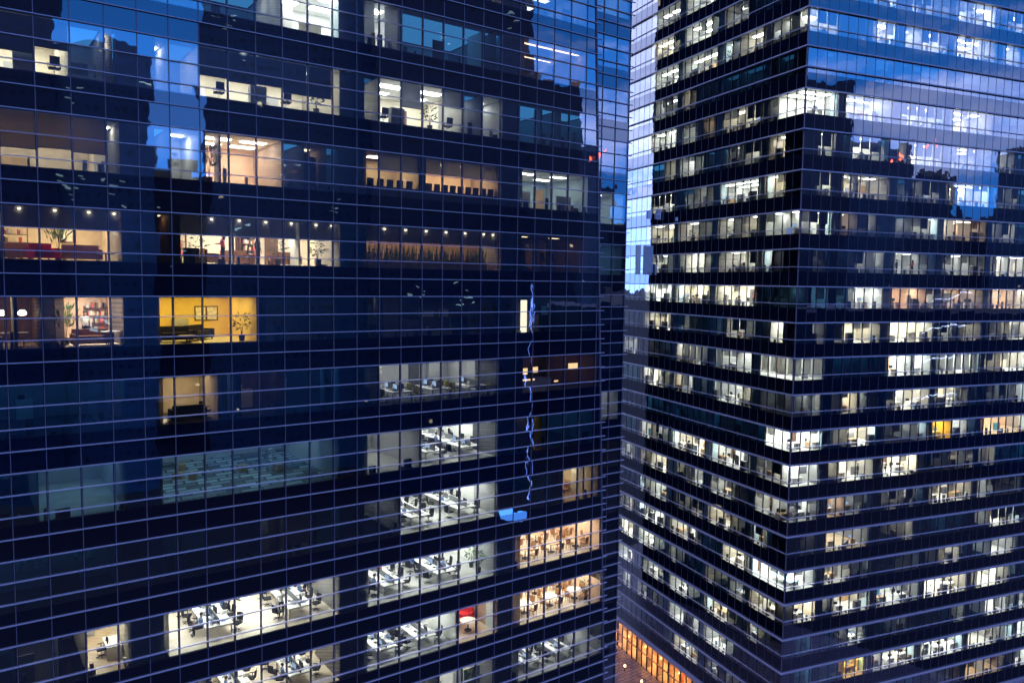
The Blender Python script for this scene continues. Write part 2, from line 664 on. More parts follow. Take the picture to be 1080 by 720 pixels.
for b, az0, az1, t, pts in (
        (D1, 107.2, 118.6, 215, ((113.8, .297, 7), (108.7, .315, 6), (115.4, -.012, 9), (111.6, -.015, 9), (116.8, .13, 3))),
        (D2, 118.2, 129.7, 250, ((127.9, .299, 12), (126.9, .262, 9), (124.6, .132, 6), (129.2, .046, 6), (121.5, .09, 6), (127.4, .06, 8), (120.5, .26, 4))),
        (D3, 132.8, 138.4, 235, ((137.5, .186, 5), (133.6, .217, 5), (137.8, .102, 14), (135.7, .102, 12), (136.1, -.05, 5), (134.2, .06, 4))),
        (D5, 129.0, 133.5, 300, ((131.9, .02, 4), (132.6, .08, 4)))):
    for k, (az, tn, n) in enumerate(pts):
        lit_cluster(b, MA, az0, az1, t, az, tn, n, int(az * 10))
lit_cluster(D7, MR, 108.2, 113.5, 520, 110.9, .118, 14, 5)
lit_cluster(D9, MR, 101.0, 103.8, 560, 103.3, .10, 10, 6)

def bar_light(name, label, a, b, r, mat, cat='light', group=None):
    mb = MB()
    a, b = Vector(a), Vector(b)
    c = (a + b) / 2
    mb.tube(a - c, b - c, r, r, mat, 6)
    o = mb.build(name)
    o.location = c
    return tag(o, label, cat, group)


def from_(o, az, t, z):
    return (o[0] + math.sin(math.radians(az)) * t, o[1] + math.cos(math.radians(az)) * t, ZG + z)


# blue line of light on a mast, white roof lines, a red roof sign
def neon(name, label, pts, r, mat, cat='light'):
    mb = MB()
    c = Vector(pts[len(pts) // 2])
    for a, b in zip(pts, pts[1:]):
        mb.tube(Vector(a) - c, Vector(b) - c, r, r, mat, 5)
    o = mb.build(name)
    o.location = c
    return tag(o, label, cat)


rw = random.Random(12)
zig = [from_(MA, 107.05 + rw.uniform(-.10, .10), 178, -1 - k * 2.0) for k in range(26)]
neon('light_mast', 'tall blue neon line mirrored as a wavering blue line on the near tower', zig, .07, 'led_blue')
loop = [from_(MA, 106.95 + .16 * math.sin(k * math.pi / 7), 178, -6 + 4.5 * math.cos(k * math.pi / 7)) for k in range(15)]
neon('light_ring', 'blue neon loop beside the top of the tall neon line', loop, .07, 'led_blue')
bar_light('light_box', 'wide blue light box at street level', from_(MA, 107.4, 172, -52.2), from_(MA, 109.2, 172, -52.2), 1.3, 'beacon_blue')
for k, z in enumerate((-1.5, -9, -17, -27)):
    zz = [from_(MR, 104.4 + .28 * q + .2 * k, 230, z - .25 * q + rw.uniform(-.35, .35)) for q in range(10)]
    neon('roof_light', 'pale roof light line mirrored on the corner tower, %s from its top' % ('highest', 'second', 'third', 'fourth')[k], zz, .07, 'led_white')
mb = MB()
for k in range(5):
    mb.box(-6 + k * 2.6, -4.2 + k * 2.6, -.2, .2, 0, 3.0, 'sign_red')
sg_ = mb.build('roof_sign')
sg_.location = from_(MR, 107.2, 515, 80)
sg_.rotation_euler = (0, 0, math.radians(-17))
tag(sg_, 'red lit roof sign mirrored among pink clouds', 'sign')
mb = MB()
for k in range(4):
    mb.box(-4 + k * 2.2, -2.6 + k * 2.2, -.2, .2, 0, 2.4, 'sign_red')
s2 = mb.build('roof_sign')
s2.location = from_(MR, 109.2, 500, 72)
s2.rotation_euler = (0, 0, math.radians(-17))
tag(s2, 'small red lit sign on the hotel front', 'sign')

# ================================================================== THE TWO TOWERS
def frame_dir(az):
    t = Vector((math.sin(az), math.cos(az), 0))
    return t, Vector((-t.y, t.x, 0))


AZ_A = math.radians(54.204)
tA, nA = frame_dir(AZ_A)
FA = Frame(tA * 2.1994 + nA * 44.2046, tA, nA)
BW = 1.5
ZAK = [21.02, 16.63, 12.26, 7.78, 3.33, -1.05, -5.32, -9.61, -13.9, -18.16, -22.41, -26.63, -30.89]


def zA(k):
    x = (k + 8) / 4.0
    if x <= 0:
        return ZAK[0] - x * 4.36
    if x >= 12:
        return ZAK[12] - (x - 12) * 4.27
    i = int(x)
    return ZAK[i] + (ZAK[i + 1] - ZAK[i]) * (x - i)


def edgeA(k):
    return (24.76 + .0322 * k) * BW


CB = Vector((31.954, 88.156, 0))
tR, nR = frame_dir(math.radians(67.404))
FR = Frame(CB, tR, nR)
tl, nl = frame_dir(math.radians(-22.668))
FL = Frame(CB, -tl, -nl)
BB = 1.44
ZBK = [30.36, 26.21, 21.67, 17.26, 12.8, 8.38, 4.09, -0.12, -4.22, -8.24, -12.42, -16.62, -20.53, -24.75, -28.89, -33.02, -36.9, -41.11, -45.1]


def zB(i):
    if i < 0:
        return ZBK[0] - i * 4.2
    if i > 18:
        return ZBK[18] - (i - 18) * 4.15
    return ZBK[i]


class Pool:
    """sub-parts past the limit are gathered into one part of kind stuff on the tower"""

    def __init__(s, tower, limit=95):
        s.t, s.limit, s.items = tower, limit, {}

    def add(s, name, prio, mb, floor, label=None):
        if not mb.empty():
            s.items.setdefault(name, []).append((prio, len(s.items.get(name, [])), mb, floor, label))

    def flush(s):
        for name, L in s.items.items():
            L.sort(key=lambda x: (x[0], x[1]))
            for _p, _i, mb, floor, label in L[:s.limit]:
                o = mb.build(name, floor)
                if label:
                    o['label'] = label
            rest = L[s.limit:]
            if rest:
                big = MB(rest[0][2].f)
                for _p, _i, mb, _f, _l in rest:
                    base = len(big.v)
                    big.v += mb.v
                    for q, mi in zip(mb.q, mb.mi):
                        big.q.append([a + base for a in q])
                        big.mi.append(big.m(mb.mats[mi]))
                o = big.build(name, s.t)
                o['kind'] = 'stuff'


def pane(mb, u0, u1, z0, z1, uc, zc, tu, tv, mat, d=0.0, w0=None, w1=None):
    """one pane of glass, a hair out of true, as panes are"""
    w0 = u0 if w0 is None else w0
    f = lambda u, z: d + .004 + tu * (u - uc) + tv * (z - zc)
    mb.quad([(u0, f(u0, z0), z0), (u1, f(u1, z0), z0), (w1 if w1 is not None else u1, f(u1, z1), z1), (w0, f(w0, z1), z1)], mat)


TILT = 0.0019
ROOM = {   # wall, floor, ceiling, lamp material, share of ceiling that is lamp, blinds: chance, drop range, material
    'W': ('wall_white', 'floor_grey', 'ceil_white', 'light_cool', 1.0, .22, (.15, .5), 'blind_white'),
    'N': ('wall_cream', 'floor_grey', 'ceil_white', 'light_white', 1.0, .22, (.15, .5), 'blind_white'),
    'w': ('wall_grey', 'floor_grey', 'ceil_white', 'light_mid', 1.0, .5, (.2, .7), 'blind_white'),
    's': ('wall_white', 'floor_grey', 'ceil_white', 'light_white', 1.0, 1.0, (.45, .62), 'blind_navy'),
    'd': ('wall_grey', 'carpet_dark', 'ceil_dark', 'light_dim', 1.0, .3, (.2, .6), 'blind_grey'),
    'v': ('wall_grey', 'carpet_dark', 'ceil_dark', 'light_vdim', 1.0, .3, (.2, .6), 'blind_grey'),
    'o': ('wall_white', 'floor_grey', 'ceil_white', 'light_white', 1.0, .0, (.2, .4), 'blind_white'),
    'c': ('wall_white', 'floor_grey', 'ceil_white', 'light_cool', .9, 1.0, (.72, .86), 'blind_white'),
    'y': ('wall_yellow', 'floor_wood', 'ceil_white', 'light_yellow', 1.0, .0, (.2, .4), 'blind_white'),
    't': ('wall_teal', 'carpet_dark', 'ceil_dark', 'light_tdim', 1.0, .4, (.2, .6), 'blind_grey'),
    'r': ('wall_white', 'floor_grey', 'ceil_white', 'light_white', .8, .1, (.2, .4), 'blind_white'),
    'p': ('wall_peach', 'floor_wood', 'ceil_white', 'light_peach', .55, .15, (.2, .4), 'blind_beige'),
    'b': ('wall_grey', 'floor_wood', 'ceil_white', 'light_mid', 1.0, .0, (.2, .4), 'blind_grey'),
}


def lamps(mb, u0, u1, d0, d1, zc, mat, share=1.0, su=2.0, sd=2.3, pw=.55, pl=1.25):
    nu = max(1, round((u1 - u0) / su))
    nd = max(1, round((d1 - d0) / sd))
    k = math.sqrt(share)
    pw, pl = pw * k, min(pl * k, (u1 - u0) * .7)
    for a in range(nu):
        for b in range(nd):
            cu = u0 + (a + .5) * (u1 - u0) / nu
            cd = d0 + (b + .5) * (d1 - d0) / nd
            mb.quad([(cu - pl / 2, cd - pw / 2, zc), (cu + pl / 2, cd - pw / 2, zc), (cu + pl / 2, cd + pw / 2, zc), (cu - pl / 2, cd + pw / 2, zc)], mat)


def shell(mb, u0, u1, d0, d1, zf, zc, wall, floor, ceil, left=True, right=True, back=True):
    mb.quad([(u0, d0, zf), (u1, d0, zf), (u1, d1, zf), (u0, d1, zf)], floor)
    mb.quad([(u0, d0, zc), (u0, d1, zc), (u1, d1, zc), (u1, d0, zc)], ceil)
    if back:
        mb.quad([(u0, d1, zf), (u1, d1, zf), (u1, d1, zc), (u0, d1, zc)], wall)
    if left:
        mb.quad([(u0, d0, zf), (u0, d1, zf), (u0, d1, zc), (u0, d0, zc)], wall)
    if right:
        mb.quad([(u1, d0, zf), (u1, d0, zc), (u1, d1, zc), (u1, d1, zf)], wall)


def clutter(mb, r, u0, u1, d1, zf, zc):
    """doors, cupboards and pinboards along a back wall"""
    u = u0 + r.uniform(.1, .6)
    while u < u1 - .7:
        w = r.uniform(.5, 1.5)
        w = min(w, u1 - u - .1)
        c = r.random()
        if c < .22:
            mb.box(u, u + .85, d1 - .07, d1 - .01, zf, zf + 2.05, r.choice(['desk_wood', 'wall_dark', 'wall_grey', 'frame_wood']))
        elif c < .5:
            h = r.choice([.75, 1.1, 1.1, 1.9])
            mb.box(u, u + w, d1 - .45, d1 - .01, zf, zf + h, r.choice(['wall_grey', 'white_laminate', 'wall_dark', 'desk_wood']))
            if r.random() < .6:
                mb.box(u + .1, u + .1 + w * .4, d1 - .4, d1 - .15, zf + h, zf + h + r.uniform(.12, .35), r.choice(['black_plastic', 'paper_mix', 'pot_white']))
        elif c < .75:
            z0 = zf + r.uniform(.9, 1.3)
            mb.box(u, u + w, d1 - .05, d1 - .01, z0, min(z0 + r.uniform(.5, .9), zc - .1), r.choice(['paper_mix', 'black_plastic', 'art_paper', 'wall_dark', 'wall_grey']))
        u += w + r.uniform(.2, 1.3)


def inner(mb, r, u0, u1, dep, zf, zc, bay):
    """screens, posts and whiteboards standing inside a room, and things on the window ledge"""
    h = zc - zf
    n0, n1 = math.floor(u0 / bay), math.ceil(u1 / bay)
    for b in range(n0, n1):
        a, c = max(b * bay + .05, u0 + .02), min((b + 1) * bay - .05, u1 - .02)
        if c - a < .3:
            continue
        k = r.random()
        d = min(r.uniform(.9, 2.4), dep - .3)
        if k < .15:
            mb.box(a, a + (c - a) * r.uniform(.5, 1), d, d + .05, zf, zf + h * r.uniform(.45, .97), r.choice(['wall_grey', 'wall_white', 'wall_grey', 'wall_dark', 'wall_cream']))
        elif k < .27:
            q = r.uniform(a, c - .12)
            mb.box(q, q + r.uniform(.08, .2), .4, d, zf, zc - .01, r.choice(['wall_white', 'wall_grey']))
        elif k < .36:
            mb.box(a, c, d, d + .05, zf, zf + r.uniform(1.0, 1.35), r.choice(['grey_fabric', 'wall_grey', 'poster_blue', 'wall_cream']))
        for _q in range(r.choice([0, 1, 1, 2, 3])):
            q = r.uniform(a, c - .1)
            mb.box(q, min(q + r.uniform(.08, .45), c), .32, .5, zf, zf + r.choice([.15, .3, .45, .6, .85]), r.choice(['black_plastic', 'black_plastic', 'wall_dark', 'paper_mix', 'white_laminate', 'shirt_blue', 'desk_wood']))


# ------------------------------------------------------------------ tower B: the corner tower
B = thing('office_tower', 'dark glass corner tower with white lit office floors and a prow edge', 'skyscraper', (CB.x, CB.y, 0))
pB_ = Pool(B)
B_FLOORS = {}
LB = {
 -3: "20.5-22.1W",
 -2: "12-16.1W 17.2-22.1W",
 -1: "7-10.3w 12-16.2W 18.1-22W",
 0: "0-0.8s 1.9-3w 3-4.3W 5.2-7.9W 9.1-10.4W 11.2-16.4W 17.2-21.8W",
 1: "15-16.4W 17.2-22w",
 2: "0-3W 3-4.2w 5-7.1s 7.1-10W 11.4-12.9p 14.1-16.2W 17.3-22W",
 3: "0.3-1.9s 2.1-3.9W 5.1-6.9s 7.7-9.3w 14.1-16.4W 17.2-19.1W",
 4: "0.6-1.8d 1.9-4.3W 5.1-11.1W 12-14.1W 17.2-21.9s",
 5: "0-4W 5.1-7W 8-10.3o 13-16.4o 17.1-21.9W",
 6: "1.1-2.8d 3-4.3W 5.1-6.4s 6.4-9.9o 12-14.9o 15.1-16W 18.1-22.1W",
 7: "0-2.7s 5-10.3W 11.3-16.5W 17.3-22.2W",
 8: "0-2.9o 3-3.6d 6-8.5s 12.8-13.9d 17.3-22.2W 24.3-26.3t",
 9: "0-4c 5.1-6.9W 6.9-9.2w 9.2-15c 15-17.2W 19.2-22.3d 23.4-26.1w",
 10: "0.1-3.8d 5-6W 6-11.1w 13.1-15w 15.1-16.4W 18.2-22.5W 22.7-26.2t",
 11: "0-3W",
 12: "0-0.8W 0.9-1.9s 2-4w 5.1-10.5W 11.2-16.6W 18.1-19.3W 20.2-22.4W 22.8-25.7t",
 13: "0-1.8w 1.9-4W 5.3-6.6d 7.1-10W 11.3-14w 17.3-20W 21.1-22.2W 23.8-26W",
 14: "2.8-4.4s 5.1-6w 7-10.3W 11.2-12.8s 14-15s 17.1-20.1W 21.2-22.5W",
 15: "0-4.6W 5.1-8.1W 12.1-16.3r 17.5-22.5W 23.5-25.9W",
 16: "0-0.8d 0.8-4.2W 4.9-6.9w 9-10.3W 15.2-16.3W 19.1-22.2W 23.2-26.2W",
 17: "1-2.2d 3.1-4.4W 7-10.4W 13.1-16W 17.2-21.1w 23.2-26W",
 18: "5.6-6.1d 7.1-10.3W 11.2-12.8W 13.6-16W 18.2-19.1w 20.2-22.1w 23.3-25.3w",
 19: "6-6.9W 8-9.8w 11.1-15W",
}
RB = {
 -1: "8-13s 14.1-15W 16.1-21W 22.1-25.5s",
 0: "0.1-1W 1-3.1s 7-9.4W 10.2-12W 12-14.9s 16.1-20.7W 22.1-23.8W",
 2: "0.1-3.4W 4.2-9.2W 10.2-15.2s 16.1-20.8W",
 3: "1.2-3.3s 5-7.9s 10.9-15s 16.2-21.1w 22-23.9W",
 4: "0.5-1.1d 1.1-3.7s 4.3-9.2W 12.9-14.8s 16-21.6W 23.8-24.8s",
 5: "0.1-0.9W 1-3.6s 4.3-5.9p 7-7.9W 11.9-12.9W 12.9-13.9s 13.9-16.8W 16.8-20.8p 22.9-24.6s",
 6: "0.1-2.7d 5-5.8d 5.9-6.8s 7.9-9.1W 10.3-13.9W 15.9-21.1w 22.5-27.5o",
 7: "0-1.2t 1.5-5.3t 5.9-9.1W 10.1-13.9p 14.1-21.1p 22.2-27.8p",
 8: "1.1-3w 5-8.9W 10.1-15.1W 15.9-17.4s 18.8-21W 22-23.6w 24.7-28.1W",
 9: "0.2-3c 10-15.1W 15.9-21.2c 21.2-23.8d 23.8-28.4W",
 10: "0.2-2d 2-2.9W 4.9-6.8W 7.1-7.9W 8.4-9.2d 11-15W 16-19.8W 22.3-23.3w 25.9-28.6w",
 11: "0.1-3.9W 5.9-9.9W 9.9-13.9d 13.9-15.2W 15.3-17.9y 18-19.9W 22-28.8p",
 12: "0.1-2.9d 5.2-8.9W 10.1-14W 14.3-17.8d 17.9-19.2W 19.9-21.1r 22.8-23.8W",
 13: "0.2-0.9W 0.9-3.2w 4.2-6p 6-7.9w 10.8-11.8s 12.7-13.8s 16.1-21.1W 21.8-23.8w 24.1-29.5d",
 14: "0.1-3d 4.2-8.7b 12.9-13.9W 20.9-21.2d 23.7-29.7s",
 15: "0.1-3.1W 4.2-6.9r 8.3-9.3w 12.1-17.3d 17.9-19.9W 24-27.3W",
 16: "0-0.9d 1-3.3W 3.6-4.1w 5.3-9.3W 10.1-15W 15.8-21W 22.5-26.5W",
 17: "1-4.5t 5.9-6.9w 7.1-8.8W 12.6-13.9w 16.9-17.7d 19.9-21W 23.8-30.5w",
 18: "0.3-6.2t 6.8-9.4y 9.9-15.3W 15.9-21.8W 21.8-25.6W 26.8-30.8W",
 19: "16.4-16.8d 18.9-19.7w 20.8-26.7p 27.8-31.1W",
}


def parse(txt):
    out_ = []
    for w in txt.split():
        st = w[-1]
        a, b = w[:-1].split('-')
        out_.append((float(a), float(b), st))
    return out_


NR, NL = 37, 30
COL_R = [(3.35, 4.15), (9.25, 10.1), (15.1, 15.9), (21.15, 21.9), (27.9, 28.7), (33.2, 34)]
COL_L = [(4.25, 5.0), (10.35, 11.15), (16.45, 17.15), (22.3, 23.1), (28.2, 29)]
B_ROOMS = []     # (frame, u0, u1, depth, zf, zc, style, side, storey)


def b_blinds(F, u0, u1, zc, zf, st, r, prio, fl, d=.3):
    pr, rg, bm = ROOM[st][5:8]
    n0, n1 = math.ceil(u0 / BB - .3), math.floor(u1 / BB + .3)
    base_drop = r.uniform(*rg)
    for b in range(n0, n1):
        a, c = max(b * BB + .06, u0), min((b + 1) * BB - .06, u1)
        if c - a < .4 or r.random() > pr:
            continue
        drop = (base_drop if r.random() < .7 else r.uniform(*rg)) * (zc - zf)
        mb = MB(F)
        mb.box(a, c, d, d + .012, zc - drop, zc, bm)
        mb.box(a, c, d - .02, d + .03, zc - drop - .03, zc - drop, 'mullion_metal')
        pB_.add('roller_blind', prio, mb, fl)


for i in range(-6, 20):
    z0, z1 = zB(i), zB(i + 1)
    h = z0 - z1
    zf, zc = z0 - .61 * h, z0 - .06
    zs = z0 - (.48 if i != 1 else .49) * h
    r = random.Random(100 + i)
    slab = MB(FR)
    slab.box(.14, 52, .14, 43, z1 - .02, zf, 'slab')
    fl = slab.build('office_floor', B)
    B_FLOORS[i] = fl
    for F, nb, sgn in ((FR, NR, 1), (FL, NL, -1)):
        g, sp, fr, fn = MB(F), MB(F), MB(F), MB(F)
        for b in range(nb):
            u0, u1 = (b * BB, b * BB + BB) if sgn > 0 else (-(b + 1) * BB, -b * BB)
            for za, zb, mat, mbx in ((z0, zs, 'far_glass', g), (zs, zf, 'far_glass', g), (zf, z1, 'spandrel_glass', sp)):
                if mat == 'far_glass' and za == z0 or mat != 'far_glass':
                    tu, tv = r.gauss(0, TILT), r.gauss(0, TILT)
                pane(mbx, u0, u1, zb, za, (u0 + u1) / 2, (za + zb) / 2 if mat != 'far_glass' else (z0 + zf) / 2, tu, tv, mat)
            ue = u0 if sgn > 0 else u1
            fr.box(ue - .014, ue + .014, -.02, -.002, z1 + .1, z0 - .1, 'mullion_metal')
            fr.box(ue - .035, ue + .035, .02, .14, zf, z0 - .1, 'mullion_dark')
        ua, ub = (-.28, nb * BB) if sgn > 0 else (-nb * BB, 0)
        dA_ = .0
        fn.box(ua, ub, -.28, -.003, z0 - .065, z0 + .065, 'fin_metal')
        ms = .04 if i != 1 else .065
        md = -.12 if i != 1 else -.28
        fn.box(ua if sgn < 0 else md, ub, md, -.003, zs - ms, zs + ms, 'fin_metal')
        fr.box(ua if sgn < 0 else -.04, ub, .02, .1, zf - .05, zf + .04, 'mullion_dark')
        g.build('ribbon_window', fl)
        sp.build('spandrel_panel', fl)
        fr.build('window_frame', fl)
        fn.build('horizontal_fin', fl)
    # lit rooms
    Rr, Ll = parse(RB.get(i, '')), parse(LB.get(i, ''))
    corner = None
    if Rr and Ll and Rr[0][0] < .5 and Ll[0][0] < .5 and Rr[0][1] - Rr[0][0] > .6:
        a, b = max(Rr[0][1] * BB, 1.5), max(Ll[0][1] * BB, 1.5)
        st = Rr[0][2] if Rr[0][2] not in 'sd' else Ll[0][2]
        corner = (a, b)
        wl, flo, ce, lm, sh = ROOM[st][:5]
        mb = MB(FR)
        shell(mb, .1, a, .1, b, zf + .012, zc, wl, flo, ce, left=False)
        clutter(mb, r, .5, a, b, zf + .012, zc)
        pB_.add('lit_room', 0, mb, fl, 'bright corner office glazed on two sides')
        lm_ = MB(FR)
        lamps(lm_, .4, a - .2, .4, b - .2, zc - .03, lm, sh * 2.0)
        pB_.add('ceiling_light', 0, lm_, fl)
        b_blinds(FR, .1, a, zc, zf, st, r, 0, fl)
        b_blinds(FL, -b, -.1, zc, zf, st, r, 0, fl)
        B_ROOMS.append((FR, .3, a - .2, b, zf, zc, st, 'right', i))
    for side, F, L in (('right', FR, Rr), ('left', FL, Ll)):
        for k, (lo, hi, st) in enumerate(L):
            if corner and k == 0:
                continue
            u0, u1 = lo * BB, hi * BB
            u0 = max(u0, .12)
            if u1 - u0 < .3:
                continue
            dep = 2.6 if lo < 4 else r.choice([3.6, 4.6, 5.6])
            if st in 'dtv':
                dep = min(dep, 4.2)
            if side == 'left':
                u0, u1 = -u1, -u0
            wl, flo, ce, lm, sh = ROOM[st][:5]
            if st == 'W' and r.random() < .5:
                wl, lm = 'wall_cream', 'light_white'
            mb = MB(F)
            shell(mb, u0, u1, .1, dep, zf + .012, zc, wl, flo, ce)
            if st not in 'dt':
                clutter(mb, r, u0, u1, dep, zf + .012, zc)
                inner(mb, r, u0, u1, dep, zf + .012, zc, BB)
            if st == 'o':
                q = (u1 - u0)
                mb.box(u0 + q * .25, u1 - q * .05, dep - .09, dep - .02, zf + 1.25, zf + 2.1, 'wall_orange')
                mb.box(u0 + q * .25, u0 + q * .5, dep - .1, dep - .03, zf + .5, zf + 1.15, 'poster_blue')
            if st == 'r':
                q = u0 + (u1 - u0) * .55
                mb.box(q, q + .55, dep * .4, dep * .4 + .06, zf + .2, zf + 2.2, 'wall_red')
            if st == 'y' and i == 11:
                mb.box(u0, u1, dep - .6, dep - .5, zf + .7, zf + 1.1, 'wall_yellow')
            pB_.add('lit_room', lo + (0 if st in 'Woscpr' else 8), mb, fl, {'o': 'office with orange wall panels', 'y': 'yellow lit room', 'c': 'office behind white curtains', 'r': 'office with a red banner', 'p': 'warm peach lit room', 't': 'dim teal room', 'd': 'dim room'}.get(st))
            lm_ = MB(F)
            if st == 'd':
                lamps(lm_, u0 + .1, u1 - .1, .5, dep - .7, zc - .03, 'light_dim', 1.2)
                b = math.ceil(u0 / BB)
                for b in range(math.ceil(u0 / BB), math.floor(u1 / BB) + 1):
                    if r.random() < .7:
                        cu = min(max((b + .5) * BB, u0 + .2), u1 - .2)
                        lm_.quad([(cu - .1, dep - .5, zc - .03), (cu + .1, dep - .5, zc - .03), (cu + .1, dep - .3, zc - .03), (cu - .1, dep - .3, zc - .03)], 'light_white')
            else:
                lamps(lm_, u0 + .1, u1 - .1, .5, dep - .2, zc - .03, lm, sh * (1.25 if i < 7 else 2.0))
            pB_.add('ceiling_light', lo, lm_, fl)
            b_blinds(F, u0, u1, zc, zf, st, r, lo, fl)
            B_ROOMS.append((F, u0 + .15, u1 - .15, dep, zf, zc, st, side, i))
    for side, F, L in (('right', FR, Rr), ('left', FL, Ll)):
        pos = corner[0 if side == 'right' else 1] / BB if corner else .1
        for lo, hi, st in L + [(NR - 6 if side == 'right' else NL - 1, 99, '')]:
            while lo - pos > .35:
                q = min(lo, pos + r.uniform(3, 7))
                u0, u1 = pos * BB, q * BB
                if side == 'left':
                    u0, u1 = -u1, -u0
                dep = 2.2 if pos < 4 else 4.0
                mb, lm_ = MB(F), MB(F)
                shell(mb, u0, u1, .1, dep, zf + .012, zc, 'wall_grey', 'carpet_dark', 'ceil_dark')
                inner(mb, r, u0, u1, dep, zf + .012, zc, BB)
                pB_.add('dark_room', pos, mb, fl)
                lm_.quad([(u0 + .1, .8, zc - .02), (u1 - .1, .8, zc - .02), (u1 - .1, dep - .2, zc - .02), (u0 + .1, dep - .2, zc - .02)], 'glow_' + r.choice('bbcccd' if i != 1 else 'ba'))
                pB_.add('night_light', pos, lm_, fl)  # added glowing sheet, not a fitting: turns the dark windows blue
                if r.random() < .6:
                    for b in range(math.ceil(u0 / BB), math.floor(u1 / BB)):
                        if r.random() < .4:
                            bl = MB(F)
                            bl.box(b * BB + .05, (b + 1) * BB - .05, .3, .312, zc - r.uniform(.3, .95) * (zc - zf), zc, 'blind_grey')
                            pB_.add('roller_blind', pos + 20, bl, fl)
                pos = q
            pos = max(pos, hi)
pB_.flush()
# structure inside and the ends
for F, cols, sg in ((FR, COL_R, 1), (FL, COL_L, -1)):
    for a, b in cols:
        mb = MB(F)
        u0, u1 = (a * BB, b * BB) if sg > 0 else (-b * BB, -a * BB)
        mb.box(u0, u1, .34, 1.2, zB(20), zB(-6), 'column_clad')
        mb.build('column', B)
mb = MB(FR)
mb.box(6.6, 52, 6.6, 43, zB(20), zB(-6), 'wall_dark')
mb.build('core', B)
mb = MB(FR)
mb.box(NR * BB + .02, NR * BB + .4, .02, 43.2, -ZG, zB(-6), 'spandrel_glass')
mb.build('end_wall', B)
mb = MB(FR)
mb.box(.02, NR * BB, NL * BB + .02, NL * BB + .4, -ZG, zB(-6), 'spandrel_glass')
mb.build('rear_wall', B)
mb = MB(FR)
mb.box(-.3, NR * BB + .4, -.3, NL * BB + .4, zB(-6) + .1, zB(-6) + 1.6, 'fin_metal')
rf = mb.build('roof', B)
mb = MB(FR)
mb.box(8, 40, 8, 34, zB(-6) + 1.6, zB(-6) + 7, 'spandrel_glass')
mb.build('plant_room', rf)
mb = MB(FR)
mb.box(-.06, .03, -.06, .03, zB(20), zB(-6), 'mullion_metal')
mb.build('corner_post', B)

# ground-floor lobby of tower B: two glazed tiers, amber light, stone piers
zl1, zl0 = zB(20) - .62, -ZG
lob = MB(FR)
lob.box(.5, 50, .5, 42, zl0 + .0, zl0 + .05, 'floor_cream')
lob_o = lob.build('lobby', B)
for F, nb, sg in ((FR, NR, 1), (FL, NL, -1)):
    mb = MB(F)
    ua, ub = (0, nb * BB) if sg > 0 else (-nb * BB, 0)
    mb.box(ua - .3, ub, -.3, .5, zl1, zl1 + .5, 'fin_metal')
    mb.build('canopy_band', lob_o)
    g, fr, pr, lw, ll = MB(F), MB(F), MB(F), MB(F), MB(F)
    r = random.Random(5)
    for b in range(nb):
        u0, u1 = (b * BB, b * BB + BB) if sg > 0 else (-(b + 1) * BB, -b * BB)
        for za, zb in ((zl0 + .05, zl0 + 2.3), (zl0 + 2.3, zl1)):
            pane(g, u0, u1, za, zb, (u0 + u1) / 2, (za + zb) / 2, r.gauss(0, TILT), r.gauss(0, TILT), 'far_glass', d=.3)
        ue = u0 if sg > 0 else u1
        fr.box(ue - .04, ue + .04, .22, .4, zl0, zl1, 'mullion_dark')
        if b % 2 == 0:
            pr.box(u0 + .2, u0 + .75, 1.0, 1.6, zl0, zl1, r.choice(['wall_beige', 'wall_orange', 'wall_beige', 'wall_cream']))
    fr.box(ua, ub, .2, .42, zl0 + 2.24, zl0 + 2.36, 'mullion_metal')
    lw.box(ua + (4 if sg > 0 else 0), ub - (0 if sg > 0 else 4), 4.2, 4.4, zl0, zl1, 'wall_beige')
    for b in range(2, nb, 3):
        u0 = b * BB * sg
        ll.quad([(u0 - .7, 1.8, zl1 - .12), (u0 + .7, 1.8, zl1 - .12), (u0 + .7, 2.5, zl1 - .12), (u0 - .7, 2.5, zl1 - .12)], 'lobby_light')
    g.build('lobby_glass', lob_o)
    fr.build('lobby_frame', lob_o)
    pr.build('lobby_pier', lob_o)
    lw.build('lobby_wall', lob_o)
    ll.build('lobby_light', lob_o)
mb = MB(FR)
mb.box(.2, 50, .2, 42, zl1 + .0, zl1 + .4, 'ceil_white')
mb.build('lobby_ceiling', lob_o)

